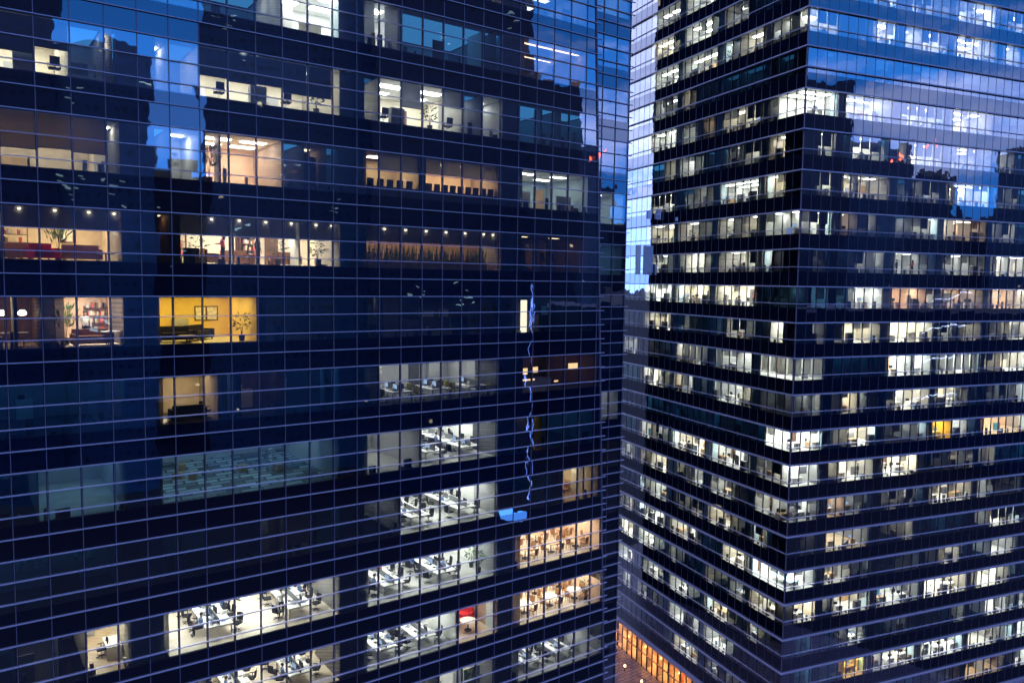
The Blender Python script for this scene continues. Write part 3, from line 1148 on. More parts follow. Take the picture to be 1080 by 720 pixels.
# ------------------------------------------------------------------ tower A: the near tower
A = thing('office_tower', 'near glass office tower filling one side, gridded by thin lavender fins', 'skyscraper', tuple(FA.pt(0, 0, -ZG)))
pA_ = Pool(A)
A_FLOORS = {}
A_USED = {}
JL, JS, JE = -10, 27, 31.24      # first bay, first bay of the set-back wing, its far edge
DS = 6.8                          # how far the wing is set back
COLA = [(-4.4, -3.25), (3.42, 4.52), (11.32, 12.42), (19.18, 20.2)]
for s in range(-5, 17):
    k0 = 4 * s
    zt, zb_ = zA(k0), zA(k0 + 4)
    zf, zc = zA(k0 + 2.42), zt - .06
    r = random.Random(300 + s)
    ue = edgeA(k0 + 2) - .35
    slab = MB(FA)
    slab.box(JL * BW, ue, .13, 20, zb_ - .02, zf, 'slab')
    fl = slab.build('office_floor', A)
    slab = MB(FA)
    slab.box(ue + .1, JE * BW - .2, DS + .13, 26, zb_ - .02, zf, 'slab')
    slab.build('floor_slab', fl)
    g2, sp2, fr2, fn2 = MB(FA), MB(FA), MB(FA), MB(FA)
    A_FLOORS[s] = fl
    g, sp, fr, fn = MB(FA), MB(FA), MB(FA), MB(FA)
    for k, kb in ((0, 1), (1, 2), (2, 3), (3, 4)):
        za, zd = zA(k0 + k), zA(k0 + kb)
        zm = zf if k == 2 else None
        for b in range(JL, 27):
            u0 = b * BW
            if u0 >= edgeA(k0 + k):
                continue
            e0, e1 = edgeA(k0 + kb), edgeA(k0 + k)
            ub0, ub1 = min(u0 + BW, e0), min(u0 + BW, e1)
            if ub1 - u0 < .05:
                continue
            tu, tv = r.gauss(0, TILT), r.gauss(0, TILT)
            uc, zz = u0 + BW / 2, (za + zd) / 2
            if k < 2:
                pane(g, u0, ub0, zd, za, uc, zz, tu, tv, 'vision_glass', w1=ub1)
            elif k == 2:
                um = ub0 + (ub1 - ub0) * .58
                pane(g, u0, um, zm, za, uc, zz, tu, tv, 'vision_glass', w1=ub1)
                pane(sp, u0, ub0, zd, zm, uc, zz, tu, tv, 'spandrel_glass', w1=um)
            else:
                pane(sp, u0, ub0, zd, za, uc, zz, tu, tv, 'spandrel_glass', w1=ub1)
        for b in range(JS, 32):
            u0 = b * 1.56 + (JE * BW - 32 * 1.56)
            u1 = u0 + 1.56
            tu, tv = r.gauss(0, TILT), r.gauss(0, TILT)
            uc, zz = (u0 + u1) / 2, (za + zd) / 2
            if k < 2:
                pane(g2, u0, u1, zd, za, uc, zz, tu, tv, 'vision_glass', d=DS)
            elif k == 2:
                pane(g2, u0, u1, zm, za, uc, zz, tu, tv, 'vision_glass', d=DS)
                pane(sp2, u0, u1, zd, zm, uc, zz, tu, tv, 'spandrel_glass', d=DS)
            else:
                pane(sp2, u0, u1, zd, za, uc, zz, tu, tv, 'spandrel_glass', d=DS)
        # fins, one per transom, running a little past the corner
        fn.box(JL * BW, edgeA(k0 + k) + .42, -.11, -.003, za - .022, za + .022, 'fin_metal')
        fn2.box(JS * 1.56 + (JE * BW - 32 * 1.56), JE * BW + .38, DS - .15, DS - .003, za - .024, za + .024, 'fin_metal')
    for b in range(JL, 27):
        u0 = b * BW
        if u0 < edgeA(k0) - .2:
            fr.box(u0 - .019, u0 + .019, -.04, -.002, zb_ + .024, zt - .024, 'mullion_metal')
            fr.box(u0 - .045, u0 + .045, .02, .15, zf, zt - .05, 'mullion_dark')
    for b in range(JS + 1, 33):
        u0 = b * 1.56 + (JE * BW - 32 * 1.56)
        fr2.box(u0 - .026, u0 + .026, DS - .05, DS - .002, zb_ + .024, zt - .024, 'mullion_metal')
        fr2.box(u0 - .045, u0 + .045, DS + .02, DS + .15, zf, zt - .05, 'mullion_dark')
    fr.box(JL * BW, ue + .2, .02, .12, zf - .06, zf + .05, 'mullion_dark')
    g.build('ribbon_window', fl)
    sp.build('spandrel_panel', fl)
    fr.build('window_frame', fl)
    fn.build('horizontal_fin', fl)
    for q, nm in ((g2, 'ribbon_window'), (sp2, 'spandrel_panel'), (fr2, 'window_frame'), (fn2, 'horizontal_fin')):
        q.build(nm, fl)
    ret = MB(FA)
    ret.hexa([(edgeA(k0 + 4) - .1, .03, zb_), (edgeA(k0 + 4), .03, zb_), (edgeA(k0 + 4) - .1, DS, zb_), (edgeA(k0 + 4), DS, zb_),
              (edgeA(k0) - .1, .03, zt), (edgeA(k0), .03, zt), (edgeA(k0) - .1, DS, zt), (edgeA(k0), DS, zt)], 'spandrel_glass')
    ret.build('side_wall', fl)
    cp = MB(FA)
    cp.hexa([(edgeA(k0 + 4) - .05, -.09, zb_), (edgeA(k0 + 4) + .05, -.09, zb_), (edgeA(k0 + 4) - .05, .02, zb_), (edgeA(k0 + 4) + .05, .02, zb_),
             (edgeA(k0) - .05, -.09, zt), (edgeA(k0) + .05, -.09, zt), (edgeA(k0) - .05, .02, zt), (edgeA(k0) + .05, .02, zt)], 'mullion_metal')
    cp.build('corner_post', fl)
zt, zb_ = zA(-20), -ZG
for a, b in COLA:
    mb = MB(FA)
    mb.box(a * BW, b * BW, .3, 1.5, zb_, zt, 'column_clad')
    mb.build('column', A)
for u0, u1, d0, d1, nm, mt in ((JE * BW - .2, JE * BW, DS, 26, 'side_wall', 'spandrel_glass'), (JL * BW - .2, JL * BW, .02, 26, 'side_wall', 'spandrel_glass'),
                               (JL * BW - .2, JE * BW, 26, 26.3, 'rear_wall', 'spandrel_glass'), (JL * BW + .2, 24 * BW, 10.4, 19.6, 'core', 'wall_dark')):
    mb = MB(FA)
    mb.box(u0, u1, d0, d1, zb_, zt, mt)
    mb.build(nm, A)
mb = MB(FA)
mb.box(JL * BW - .3, edgeA(-20) + .1, -.2, 26.4, zt + .05, zt + 1.5, 'fin_metal')
mb.build('roof', A)


def a_room(s, j0, j1, wall, floor, ceil, lamp, share=1.0, depth=9.0, blinds=0.0, drop=(.3, .6), bmat='blind_grey', label=None, su=2.4, sd=2.3,
           d0=.1, clut=True, soffit=0, soffit_mat='wall_grey', sill=0, lamp_kind='panel', pw=.55, pl=1.25):
    fl = A_FLOORS[s]
    if d0 < 1:
        A_USED.setdefault(s, []).append((j0, j1))
    zf, zc = zA(4 * s + 2.42) + .012, zA(4 * s) - .06
    u0, u1 = j0 * BW, j1 * BW
    r = random.Random(int(s * 37 + j0 * 11))
    mb = MB(FA)
    shell(mb, u0, u1, d0, d0 + depth, zf, zc, wall, floor, ceil)
    if clut:
        clutter(mb, r, u0, u1, d0 + depth, zf, zc)
        if clut != 'wall':
            inner(mb, r, u0, u1, depth, zf, zc, BW)
    if sill:
        mb.box(u0 + .02, u1 - .02, d0 + .06, d0 + .14, zf, zf + sill, 'wall_dark')
    if soffit:
        mb.box(u0 + .02, u1 - .02, d0 + .75, d0 + .95, zc - soffit, zc - .005, soffit_mat)
        for b in range(math.ceil(j0), math.floor(j1) + 1):
            cu = min(max((b + .5) * BW, u0 + .2), u1 - .2)
            mb.box(cu - .05, cu + .05, d0 + .66, d0 + .749, zc - .12, zc - .09, 'lamp_glow')
    pA_.add('dark_room' if lamp.startswith('glow_') else 'lit_room', 0, mb, fl, label)
    lm = MB(FA)
    if lamp_kind == 'panel':
        lamps(lm, u0 + .1, u1 - .1, d0 + .6, d0 + depth - .4, zc - .03, lamp, share, su, sd, pw, pl)
    elif lamp_kind == 'cove':
        lm.box(u0 + .06, u0 + .16, d0 + .75, d0 + .95, zf + .9, zc - .05, lamp)
        for a, b, c, e in ((u0 + .1, u1 - .1, d0 + .7, d0 + .92), (u0 + .4, u1 - .6, d0 + 3.4, d0 + 3.55)):
            lm.quad([(a, c, zc - .03), (b, c, zc - .03), (b, e, zc - .03), (a, e, zc - .03)], lamp)
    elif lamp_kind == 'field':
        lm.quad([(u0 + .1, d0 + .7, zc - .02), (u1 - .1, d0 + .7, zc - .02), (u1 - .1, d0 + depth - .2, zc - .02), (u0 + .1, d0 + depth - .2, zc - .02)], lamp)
    elif lamp_kind == 'spot':
        lamps(lm, u0 + .1, u1 - .1, d0 + .5, d0 + min(depth, 3) - .3, zc - .03, lamp, 1.0, 1.5, 1.6, .18, .18)
    pA_.add('night_light' if lamp.startswith('glow_') else 'ceiling_light', 0, lm, fl)  # glow sheets of unlit rooms are added fill, no real lamps
    if blinds > 0:
        for b in range(math.ceil(j0 - .4), math.floor(j1 + .4)):
            a, c = max(b * BW + .006, u0), min((b + 1) * BW - .006, u1)
            if c - a < .3 or r.random() > blinds:
                continue
            dr = r.uniform(*drop) * (zc - zf)
            bl = MB(FA)
            bl.box(a, c, d0 + .16, d0 + .172, zc - dr, zc - .005, bmat)
            bl.box(a, c, d0 + .15, d0 + .19, zc - dr - .035, zc - dr, 'mullion_metal')
            pA_.add('roller_blind', 1, bl, fl)
    return u0, u1, zf, zc


def a_dark_blinds(s, j0, j1, prob, drop):
    fl = A_FLOORS[s]
    zf, zc = zA(4 * s + 2.42), zA(4 * s) - .06
    r = random.Random(int(s * 91 + j0 * 3) + 4)
    for b in range(j0, j1):
        if r.random() < prob:
            bl = MB(FA)
            dr = r.uniform(*drop) * (zc - zf)
            bl.box(b * BW + .06, (b + 1) * BW - .06, .2, .212, zc - dr, zc, 'blind_grey')
            pA_.add('roller_blind', 5 + abs(b - 8) * .01, bl, fl)


Wd, Gr = 'wall_white', 'floor_grey'
CW = 'ceil_white'
# third lit floor above the middle: pale room, then the white room and the cove-lit lounge
a_room(-2, 20.3, 24.0, 'wall_grey', 'carpet_dark', CW, 'light_dim', depth=7, label='pale dim room high in the tower')
a_room(-2, 17.9, 19.1, 'wall_red', 'carpet_dark', CW, 'light_mid', depth=6)
a_room(-1, 9, 13.95, Wd, Gr, CW, 'light_cool', 1.5, depth=4.5, label='bright white room with grey curtain strips')
a_room(-1, 20.3, 24.05, 'wall_beige', 'floor_wood', 'ceil_dark', 'cove_glow', depth=7, lamp_kind='cove', clut=False, label='lounge with glowing cove strips')
a_room(0, -1, 1.95, 'wall_cream', Gr, CW, 'light_white', 1.4, depth=6, blinds=1, drop=(.5, .68), bmat='blind_navy', clut='wall', label='cream office behind half drawn blinds')
a_room(0, 2.98, 3.25, Wd, Gr, CW, 'light_white', depth=3, clut=False)
a_room(0, 4.58, 5.0, Wd, Gr, CW, 'light_cool', depth=4, clut=False)
a_room(0, 6, 11.3, 'wall_cream', Gr, CW, 'light_white', 1.4, depth=6, blinds=1, drop=(.52, .66), bmat='blind_navy', clut='wall', label='cream office behind blinds')
a_room(0, 13, 16.95, 'wall_cream', Gr, CW, 'light_cool', 1.6, depth=5, blinds=.4, drop=(.2, .6), clut='wall', label='white office with uneven blinds')
a_room(0, 17.97, 19.12, Wd, Gr, CW, 'light_cool', depth=4)
a_room(1, -1, 3.0, 'wall_beige', Gr, CW, 'light_white', .8, depth=6, blinds=1, drop=(.6, .7), bmat='blind_beige', label='beige office behind sheer blinds')
a_room(1, 3.0, 3.4, Wd, Gr, CW, 'light_white', depth=4, clut=False)
a_room(1, 5.0, 5.95, Wd, Gr, CW, 'light_cool', .7, depth=4)
a_room(1, 6.2, 8.95, 'wall_peach', 'floor_wood', CW, 'light_peach', 1.2, depth=5, label='warm peach room')
a_room(1, 9.85, 10.75, 'wall_brown', 'floor_wood', CW, 'light_warm_dim', depth=4)
a_room(1, 12.45, 14.85, 'wall_beige', 'floor_wood', 'ceil_dark', 'light_warm', 2.2, depth=3.2, clut=False, sill=.62, blinds=1, drop=(.34, .36), bmat='blind_grey', label='warm meeting room')
a_room(1, 15.2, 18.9, 'wall_peach', 'floor_wood', 'ceil_dark', 'light_warm', 2.4, depth=3.4, clut=False, sill=.62, blinds=1, drop=(.34, .36), bmat='blind_grey', label='warm meeting room')
a_room(1, 20.3, 24.3, 'wall_teal', Gr, CW, 'light_mid', 1.0, depth=5, label='cool green office')
a_room(2, 0.0, 3.4, 'wall_beige', 'floor_cream', 'ceil_dark', 'light_warm', 2.5, depth=6.5, clut=False, soffit=1.0, label='warm lobby')
a_room(2, 4.56, 4.95, 'wall_brown', 'floor_wood', CW, 'light_warm_dim', depth=3, clut=False)
a_room(2, 5.3, 11.3, 'wall_cream', 'floor_cream', 'ceil_dark', 'light_peach', 1.5, depth=5.5, soffit=1.0, label='warm cream lounge')
a_room(2, 12.45, 19.15, 'wall_brown', 'floor_wood', 'ceil_dark', 'light_warm', 1.6, depth=3.5, clut=False, soffit=.9, label='dim brown room with a planter row')
a_room(2, 20.3, 24.4, 'wall_brown', 'carpet_dark', 'ceil_dark', 'light_warm_dim', .5, depth=4, label='dim room with yellow strips')
a_room(3, -1.2, .98, 'wall_brown', 'floor_wood', 'ceil_dark', 'light_warm_dim', .8, depth=6, label='dim restaurant bar')
a_room(3, 1.63, 3.4, 'wall_peach', 'floor_cream', CW, 'light_peach', 1.7, depth=5, clut=False, label='peach sitting room')
a_room(3, 4.56, 7.95, 'wall_yellow', 'floor_cream', CW, 'light_yellow', 1.1, depth=5.5, clut=False, label='bright yellow room')
a_room(3, 8.3, 11.3, 'wall_dark', 'carpet_dark', 'ceil_dark', 'light_vdim', depth=6)
a_room(3, 12.5, 18.9, 'wall_dark', 'carpet_dark', 'ceil_dark', 'light_vdim', 1.3, depth=5)
a_room(4, 4.62, 6.5, 'wall_beige', 'carpet_dark', CW, 'light_warm', 2.4, depth=4, clut=False, label='small beige room')
a_room(4, 7.35, 8.98, 'wall_brown', 'carpet_dark', 'ceil_dark', 'light_warm_dim', .4, depth=4)
a_room(4, 13.0, 19.1, 'wall_grey', 'carpet_dark', 'ceil_dark', 'light_mid', .8, depth=7, clut='wall', label='dim grey office with olive chairs')
a_room(4, 20.5, 25.2, 'wall_brown', 'carpet_dark', 'ceil_dark', 'light_warm_dim', .35, depth=6, clut='wall')
a_room(5, .75, 3.3, 'wall_grey', 'floor_grey', 'ceil_dark', 'light_tdim', 1.2, depth=8)
a_room(5, 4.56, 11.2, 'wall_grey', 'floor_teal', CW, 'light_teal', .7, depth=10, clut=False, label='bare teal floor with patterned tiles')
a_room(5, 12.5, 14.95, 'wall_grey', Gr, CW, 'light_mid', .7, depth=7)
a_room(5, 15.04, 19.0, Wd, Gr, CW, 'light_cool', 1.5, depth=9, clut='wall', label='white office')
a_room(5, 21.2, 21.66, 'wall_yellow', 'floor_wood', CW, 'light_yellow', .5, depth=3, clut=False)
a_room(6, 8.0, 10.1, 'wall_grey', 'carpet_dark', 'ceil_dark', 'light_dim', .8, depth=5)
a_room(6, 14.04, 19.1, Wd, Gr, CW, 'light_cool', 1.4, depth=9, clut='wall', label='white office')
a_room(6, 22.98, 25.4, 'wall_cream', 'floor_wood', 'ceil_dark', 'light_warm', 1.2, depth=6, label='warm room with tables')
a_room(7, 0, 1.3, 'wall_grey', 'carpet_dark', 'ceil_dark', 'light_dim', 1.0, depth=7)
a_room(7, 2.02, 3.32, 'wall_cream', 'floor_wood', CW, 'light_white', depth=8, label='room with a pale wood floor')
a_room(7, 4.66, 11.2, 'wall_cream', 'floor_cream', CW, 'light_cool', depth=9.5, clut='wall', label='long white office')
a_room(7, 12.55, 19.1, Wd, Gr, CW, 'light_cool', depth=9.5, clut='wall', label='long white office with plants')
a_room(7, 20.5, 25.6, 'wall_peach', 'floor_cream', CW, 'light_peach', 1.15, depth=7, clut=False, label='peach dining room')
a_room(8, 5.95, 11.25, 'wall_cream', 'floor_cream', CW, 'light_white', depth=9, clut='wall', label='office with white partitions')
a_room(8, 12.5, 16.9, Wd, Gr, CW, 'light_cool', depth=9, clut='wall', label='office with glass partitions')
a_room(8, 16.97, 19.2, 'wall_peach', 'floor_cream', CW, 'light_peach', 1.0, depth=5, clut=False, label='peach lounge')
a_room(8, 20.55, 25.75, 'wall_peach', 'floor_cream', CW, 'light_peach', 1.15, depth=7, clut=False, label='peach dining room')
a_room(9, 15.98, 18.95, 'wall_cream', Gr, CW, 'light_mid', depth=8)
a_room(9, 20.5, 24.92, 'wall_grey', Gr, CW, 'light_mid', 1.2, depth=8, clut='wall', label='half lit office')
a_room(9, 25.04, 25.9, 'wall_grey', Gr, CW, 'light_mid', depth=5)
# the set-back wing's few lit rooms
for s, j0, j1, wl, lm in ((-3, 28.0, 31.0, 'wall_teal', 'light_dim'), (1, 28.5, 31.0, 'wall_teal', 'light_mid'), (2, 28.5, 31.0, 'wall_teal', 'light_tdim'), (5, 29.6, 31.0, 'wall_white', 'light_dim')):
    a_room(s, j0, j1, wl, Gr, CW, lm, depth=5, d0=DS + .1)
for s, j0, j1, p, dr in ((-3, -10, 24, .5, (.3, .8)), (-2, -10, 20, .4, (.3, .9)), (-1, -10, 8, .4, (.3, .9)), (0, 20, 24, .4, (.3, .9)), (3, 12, 19, .5, (.3, .6)), (5, -9, 0, .3, (.3, .9)), (6, 0, 13, .25, (.3, .9)), (9, 0, 15, .2, (.3, .9))):
    a_dark_blinds(s, j0, j1, p, dr)
for s in range(-4, 11):
    r = random.Random(900 + s)
    pos = -9.5
    for lo, hi in sorted(A_USED.get(s, [])) + [(edgeA(4 * s) / BW - .35, 99)]:
        while lo - pos > .4:
            q = min(lo, pos + r.uniform(2.5, 7))
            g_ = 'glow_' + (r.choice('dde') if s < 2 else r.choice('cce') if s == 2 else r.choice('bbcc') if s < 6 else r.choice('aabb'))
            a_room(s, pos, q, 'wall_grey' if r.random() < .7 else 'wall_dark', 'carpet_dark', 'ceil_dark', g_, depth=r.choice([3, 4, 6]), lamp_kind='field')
            pos = q
        pos = max(pos, hi)
# curtain strips of the white room, the lit pillar lamp, wall art
for a, b in ((11.9, 12.9), (13.35, 13.95)):
    mb = MB(FA)
    mb.box(a * BW, b * BW, .4, .43, zA(-4 + 2.42), zA(-4) - .07, 'blind_grey')
    pA_.add('curtain', 0, mb, A_FLOORS[-1])
mb = MB(FA)
mb.box(20.47 * BW, 20.75 * BW, .25, .45, zA(14.5), zA(12.25), 'light_white_soft')
pA_.add('pillar_light', 0, mb, A_FLOORS[3])
for j in (20.35, 20.8, 21.5, 22.3):
    mb = MB(FA)
    mb.box(j * BW, (j + .28) * BW, 1.2, 1.3, zA(8 + 2.4), zA(8 + .5), 'wall_yellow')
    pA_.add('wall_strip', 0, mb, A_FLOORS[2])
for j, z_, w_, h_ in ((20.75, .95, .7, .45), (21.45, .9, .6, .4), (20.6, 1.75, 1.6, .12), (20.5, 2.05, .5, .14), (22.9, 2.0, .35, .12), (23.8, .8, .9, .4)):
    mb = MB(FA)
    zt_ = zA(16) - z_
    mb.box(j * BW, j * BW + w_, 1.0, 1.04, zt_ - h_, zt_, 'picture_light')
    pA_.add('light_panel', 0, mb, A_FLOORS[4])
pA_.flush()

# ================================================================== FURNITURE, PLANTS, PEOPLE
ITEMS = []      # (object, what it is, where it is)
PROTO = {}


def proto(name, label, cat, parts):
    """parts: list of (part name, MB, [(sub name, MB)])"""
    r = thing(name, label, cat, (0, 0, -300))
    kids = []
    for pn, mb, subs in parts:
        o = mb.build(pn)
        o.parent = r
        gs = []
        for sn, sm in subs:
            g = sm.build(sn)
            g.parent = o
            gs.append(g)
        kids.append((o, gs))
    KIDS[r.name] = kids
    r['fresh'] = 1
    return r


def put(p, F, u, d, z, rz, what, where, group=None):
    loc, rot = F.pt(u, d, z), F.rot + rz
    if p.get('fresh'):
        del p['fresh']
        p.location, p.rotation_euler = loc, (0, 0, rot)
        o = p
    else:
        o = dup(p, loc, rot)
    if group:
        o['group'] = group
    ITEMS.append((o, what, where))
    return o


def mbx(*boxes):
    m = MB()
    for b in boxes:
        m.box(*b)
    return m


def chair_parts(seat, frame_mat='black_plastic', swivel=True):
    base = MB()
    if swivel:
        base.tube((0, 0, .06), (0, 0, .42), .03, .03, 'chrome', 6)
        for k in range(5):
            a = k * 2 * math.pi / 5
            base.tube((0, 0, .09), (.3 * math.cos(a), .3 * math.sin(a), .05), .03, .02, frame_mat, 5)
    else:
        for x in (-.2, .2):
            for y in (-.2, .2):
                base.tube((x * .9, y * .9, .42), (x, y, 0), .018, .015, frame_mat, 5)
    back = MB()
    for k in range(4):
        x0, x1 = -.22 + k * .11, -.22 + (k + 1) * .11
        c0, c1 = .05 * (1 - ((k - 2) / 2) ** 2), .05 * (1 - ((k - 1) / 2) ** 2)
        back.hexa([(x0, .2 + c0, .52), (x1, .2 + c1, .52), (x0, .25 + c0, .52), (x1, .25 + c1, .52),
                   (x0, .26 + c0, .98), (x1, .26 + c1, .98), (x0, .30 + c0, .98), (x1, .30 + c1, .98)], seat)
    st = MB()
    st.box(-.24, .24, -.24, .22, .42, .49, seat)
    st.box(-.03, .03, .18, .27, .44, .60, frame_mat)
    parts = [('seat', st, []), ('backrest', back, []), ('base', base, [])]
    if swivel:
        for sx in (-1, 1):
            arm = MB()
            arm.box(sx * .27 - .025, sx * .27 + .025, -.16, .14, .64, .67, frame_mat)
            arm.box(sx * .27 - .015, sx * .27 + .015, .0, .04, .44, .64, frame_mat)
            parts.append(('armrest', arm, []))
    return parts


def joined(parts):
    """all parts of a far-off piece in one mesh"""
    m = MB()
    for _n, mb, subs in parts:
        for q in [mb] + [x for _s, x in subs]:
            b = len(m.v)
            m.v += q.v
            for f, mi in zip(q.q, q.mi):
                m.q.append([a + b for a in f])
                m.mi.append(m.m(q.mats[mi]))
    return m


def far(name, cat, parts):
    o = joined(parts).build(name)
    o.location = (0, 0, -300)
    tag(o, name, cat)
    o['fresh'] = 1
    return o


def desk_parts(w=2.4, d=1.5, top='white_laminate'):
    t = mbx((-d / 2, d / 2, -w / 2, w / 2, .71, .75, top))
    leg = lambda y: mbx((-d / 2 + .05, d / 2 - .05, y - .03, y + .03, .66, .71, 'wall_grey'), (-d / 2 + .05, -d / 2 + .11, y - .03, y + .03, 0, .66, 'wall_grey'),
                        (d / 2 - .11, d / 2 - .05, y - .03, y + .03, 0, .66, 'wall_grey'))
    scr = mbx((-.02, .02, -w / 2 + .05, w / 2 - .05, .75, 1.12, 'grey_fabric'))
    it = MB()
    q = random.Random(31)
    for k in range(12):
        x, y = q.choice([-1, 1]) * q.uniform(.18, d / 2 - .2), q.uniform(-w / 2 + .1, w / 2 - .3)
        it.box(x, x + q.uniform(.08, .3), y, y + q.uniform(.08, .3), .752, .76 + q.choice([.01, .02, .12, .22]), q.choice(['black_plastic', 'paper_mix', 'wall_grey', 'black_plastic', 'shirt_blue']))
    return [('desktop', t, []), ('leg', leg(-w / 2 + .08), []), ('leg', leg(w / 2 - .08), []), ('privacy_screen', scr, []), ('desk_clutter', it, [])]


def single_desk(top='white_laminate', w=1.5, d=.75):
    t = mbx((-w / 2, w / 2, -d / 2, d / 2, .71, .75, top))
    l1 = mbx((-w / 2, -w / 2 + .04, -d / 2, d / 2, 0, .71, top))
    l2 = mbx((w / 2 - .45, w / 2, -d / 2 + .05, d / 2 - .05, 0, .71, 'wall_grey'))
    return [('desktop', t, []), ('leg', l1, []), ('drawer_unit', l2, [])]


def monitor_parts():
    dsp = mbx((-.28, .28, -.02, .02, .12, .46, 'black_plastic'))
    st = mbx((-.12, .12, -.08, .08, 0, .015, 'black_plastic'), (-.02, .02, -.015, .035, .015, .2, 'black_plastic'))
    scr = MB()
    scr.quad([(-.26, -.022, .14), (.26, -.022, .14), (.26, -.022, .44), (-.26, -.022, .44)], 'screen_glow')
    return [('display', dsp, [('screen', scr)]), ('stand', st, [])]


def plant_parts(h=1.5, w=.45, n=60, seed=1, pot='pot_dark', tall=False):
    r = random.Random(seed)
    p = MB()
    p.lathe(0, 0, [(.14, 0), (.19, .36), (.17, .36), (.16, .30)], pot, 10)
    f = MB()
    for k in range(5):
        a = r.uniform(0, 6.28)
        f.tube((0, 0, .3), (.12 * math.cos(a), .12 * math.sin(a), h * r.uniform(.5, .75)), .015, .008, 'frame_wood', 4)
    for k in range(n):
        a, z = r.uniform(0, 6.28), r.uniform(.45, 1) * h
        rr = r.uniform(.05, w) * (1 - abs(z / h - .72))
        c = Vector((rr * math.cos(a), rr * math.sin(a), z))
        dr = Vector((math.cos(a) * r.uniform(.3, 1), math.sin(a) * r.uniform(.3, 1), r.uniform(-.3, .9) + (1.2 if tall else 0))).normalized()
        sd = dr.orthogonal().normalized() * r.uniform(.03, .06)
        L = r.uniform(.16, .34) * (1.5 if tall else 1)
        f.quad([c - sd * .3, c + dr * L * .5 - sd, c + dr * L, c + dr * L * .5 + sd], r.choice(['leaf', 'leaf', 'leaf_light']))
    return [('pot', p, []), ('foliage', f, [])]


def planter_parts(L=1.3):
    r = random.Random(8)
    b = mbx((-L / 2, L / 2, -.17, .17, 0, .5, 'pot_dark'))
    f = MB()
    for k in range(70):
        x, y = r.uniform(-L / 2 + .05, L / 2 - .05), r.uniform(-.12, .12)
        h = r.uniform(.5, 1.25)
        lx, ly = r.uniform(-.2, .2), r.uniform(-.15, .15)
        f.quad([(x - .02, y, .48), (x + .02, y, .48), (x + lx * .6 + .03, y + ly * .5, .48 + h * .6), (x + lx, y + ly, .48 + h)], r.choice(['leaf', 'leaf_light', 'leaf']))
    return [('planter_box', b, []), ('foliage', f, [])]


def sofa_parts(mat, w=2.0):
    s = mbx((-w / 2, w / 2, -.42, .42, .12, .40, mat))
    c = [mbx((-w / 2 + .16 + k * (w - .32) / 2, -w / 2 + .15 + (k + 1) * (w - .32) / 2, -.40, .22, .40, .52, mat)) for k in range(2)]
    b = mbx((-w / 2, w / 2, .24, .44, .40, .85, mat))
    arms = [mbx((sx * w / 2 - .08, sx * w / 2 + .08, -.42, .42, .12, .62, mat)) for sx in (-1, 1)]
    legs = mbx(*[(sx * (w / 2 - .1) - .03, sx * (w / 2 - .1) + .03, sy * .35 - .03, sy * .35 + .03, 0, .12, 'black_plastic') for sx in (-1, 1) for sy in (-1, 1)])
    return [('seat', s, []), ('cushion', c[0], []), ('cushion', c[1], []), ('backrest', b, []), ('armrest', arms[0], []), ('armrest', arms[1], []), ('feet', legs, [])]


def table_parts(top='white_laminate', r0=.55, square=False, h=.74):
    t = MB()
    if square:
        t.box(-r0, r0, -r0, r0, h - .04, h, top)
    else:
        t.lathe(0, 0, [(r0, h - .04), (r0, h)], top, 16)
    b = MB()
    b.tube((0, 0, .03), (0, 0, h - .04), .045, .04, 'black_plastic', 8)
    b.lathe(0, 0, [(.28, 0), (.28, .03)], 'black_plastic', 12)
    return [('tabletop', t, []), ('base', b, [])]


def lamp_parts(drop=.75):
    c = MB()
    c.tube((0, 0, -drop), (0, 0, 0), .01, .01, 'black_plastic', 4)
    s = MB()
    s.lathe(0, 0, [(.10, -drop + .02), (.20, -drop - .10), (.20, -drop - .20), (.12, -drop - .26)], 'lamp_glow', 12)
    return [('cord', c, []), ('lamp_shade', s, [])]


def cabinet_parts(w=.9, h=1.1, mat='wall_grey'):
    b = mbx((-w / 2, w / 2, -.22, .22, 0, h, mat))
    ds = []
    for k in range(2):
        x = -w / 2 + .02 + k * (w / 2)
        hd = mbx((x + .1, x + .3, -.265, -.24, h * .7, h * .7 + .03, 'chrome'))
        ds.append(('door', mbx((x, x + w / 2 - .04, -.24, -.221, .04, h - .04, mat)), [('handle', hd)]))
    return [('body', b, [])] + ds


def shelf_parts():
    f = mbx((-.6, -.57, -.15, .15, 0, 1.9, 'frame_wood'), (.57, .6, -.15, .15, 0, 1.9, 'frame_wood'))
    out_ = [('frame', f, [])]
    r = random.Random(3)
    for k in range(5):
        z = .1 + k * .42
        s = mbx((-.57, .57, -.15, .15, z, z + .03, 'frame_wood'))
        bk = MB()
        x = -.5
        while x < .4:
            w = r.uniform(.04, .16)
            bk.box(x, x + w, -.1, .1, z + .03, z + .03 + r.uniform(.18, .32), r.choice(['art_paper', 'wall_brown', 'wall_beige', 'wall_grey', 'black_plastic', 'shirt_red']))
            x += w + r.choice([0.005, .005, .12])
        out_.append(('shelf', s, [('book_row', bk)]))
    return out_


def picture_parts(w=.7, h=.9):
    f = mbx((-w / 2, w / 2, -.03, 0, 0, h, 'frame_wood'))
    a = MB()
    a.quad([(-w / 2 + .07, -.032, .07), (w / 2 - .07, -.032, .07), (w / 2 - .07, -.032, h - .07), (-w / 2 + .07, -.032, h - .07)], 'art_paper')
    return [('frame', f, []), ('canvas', a, [])]


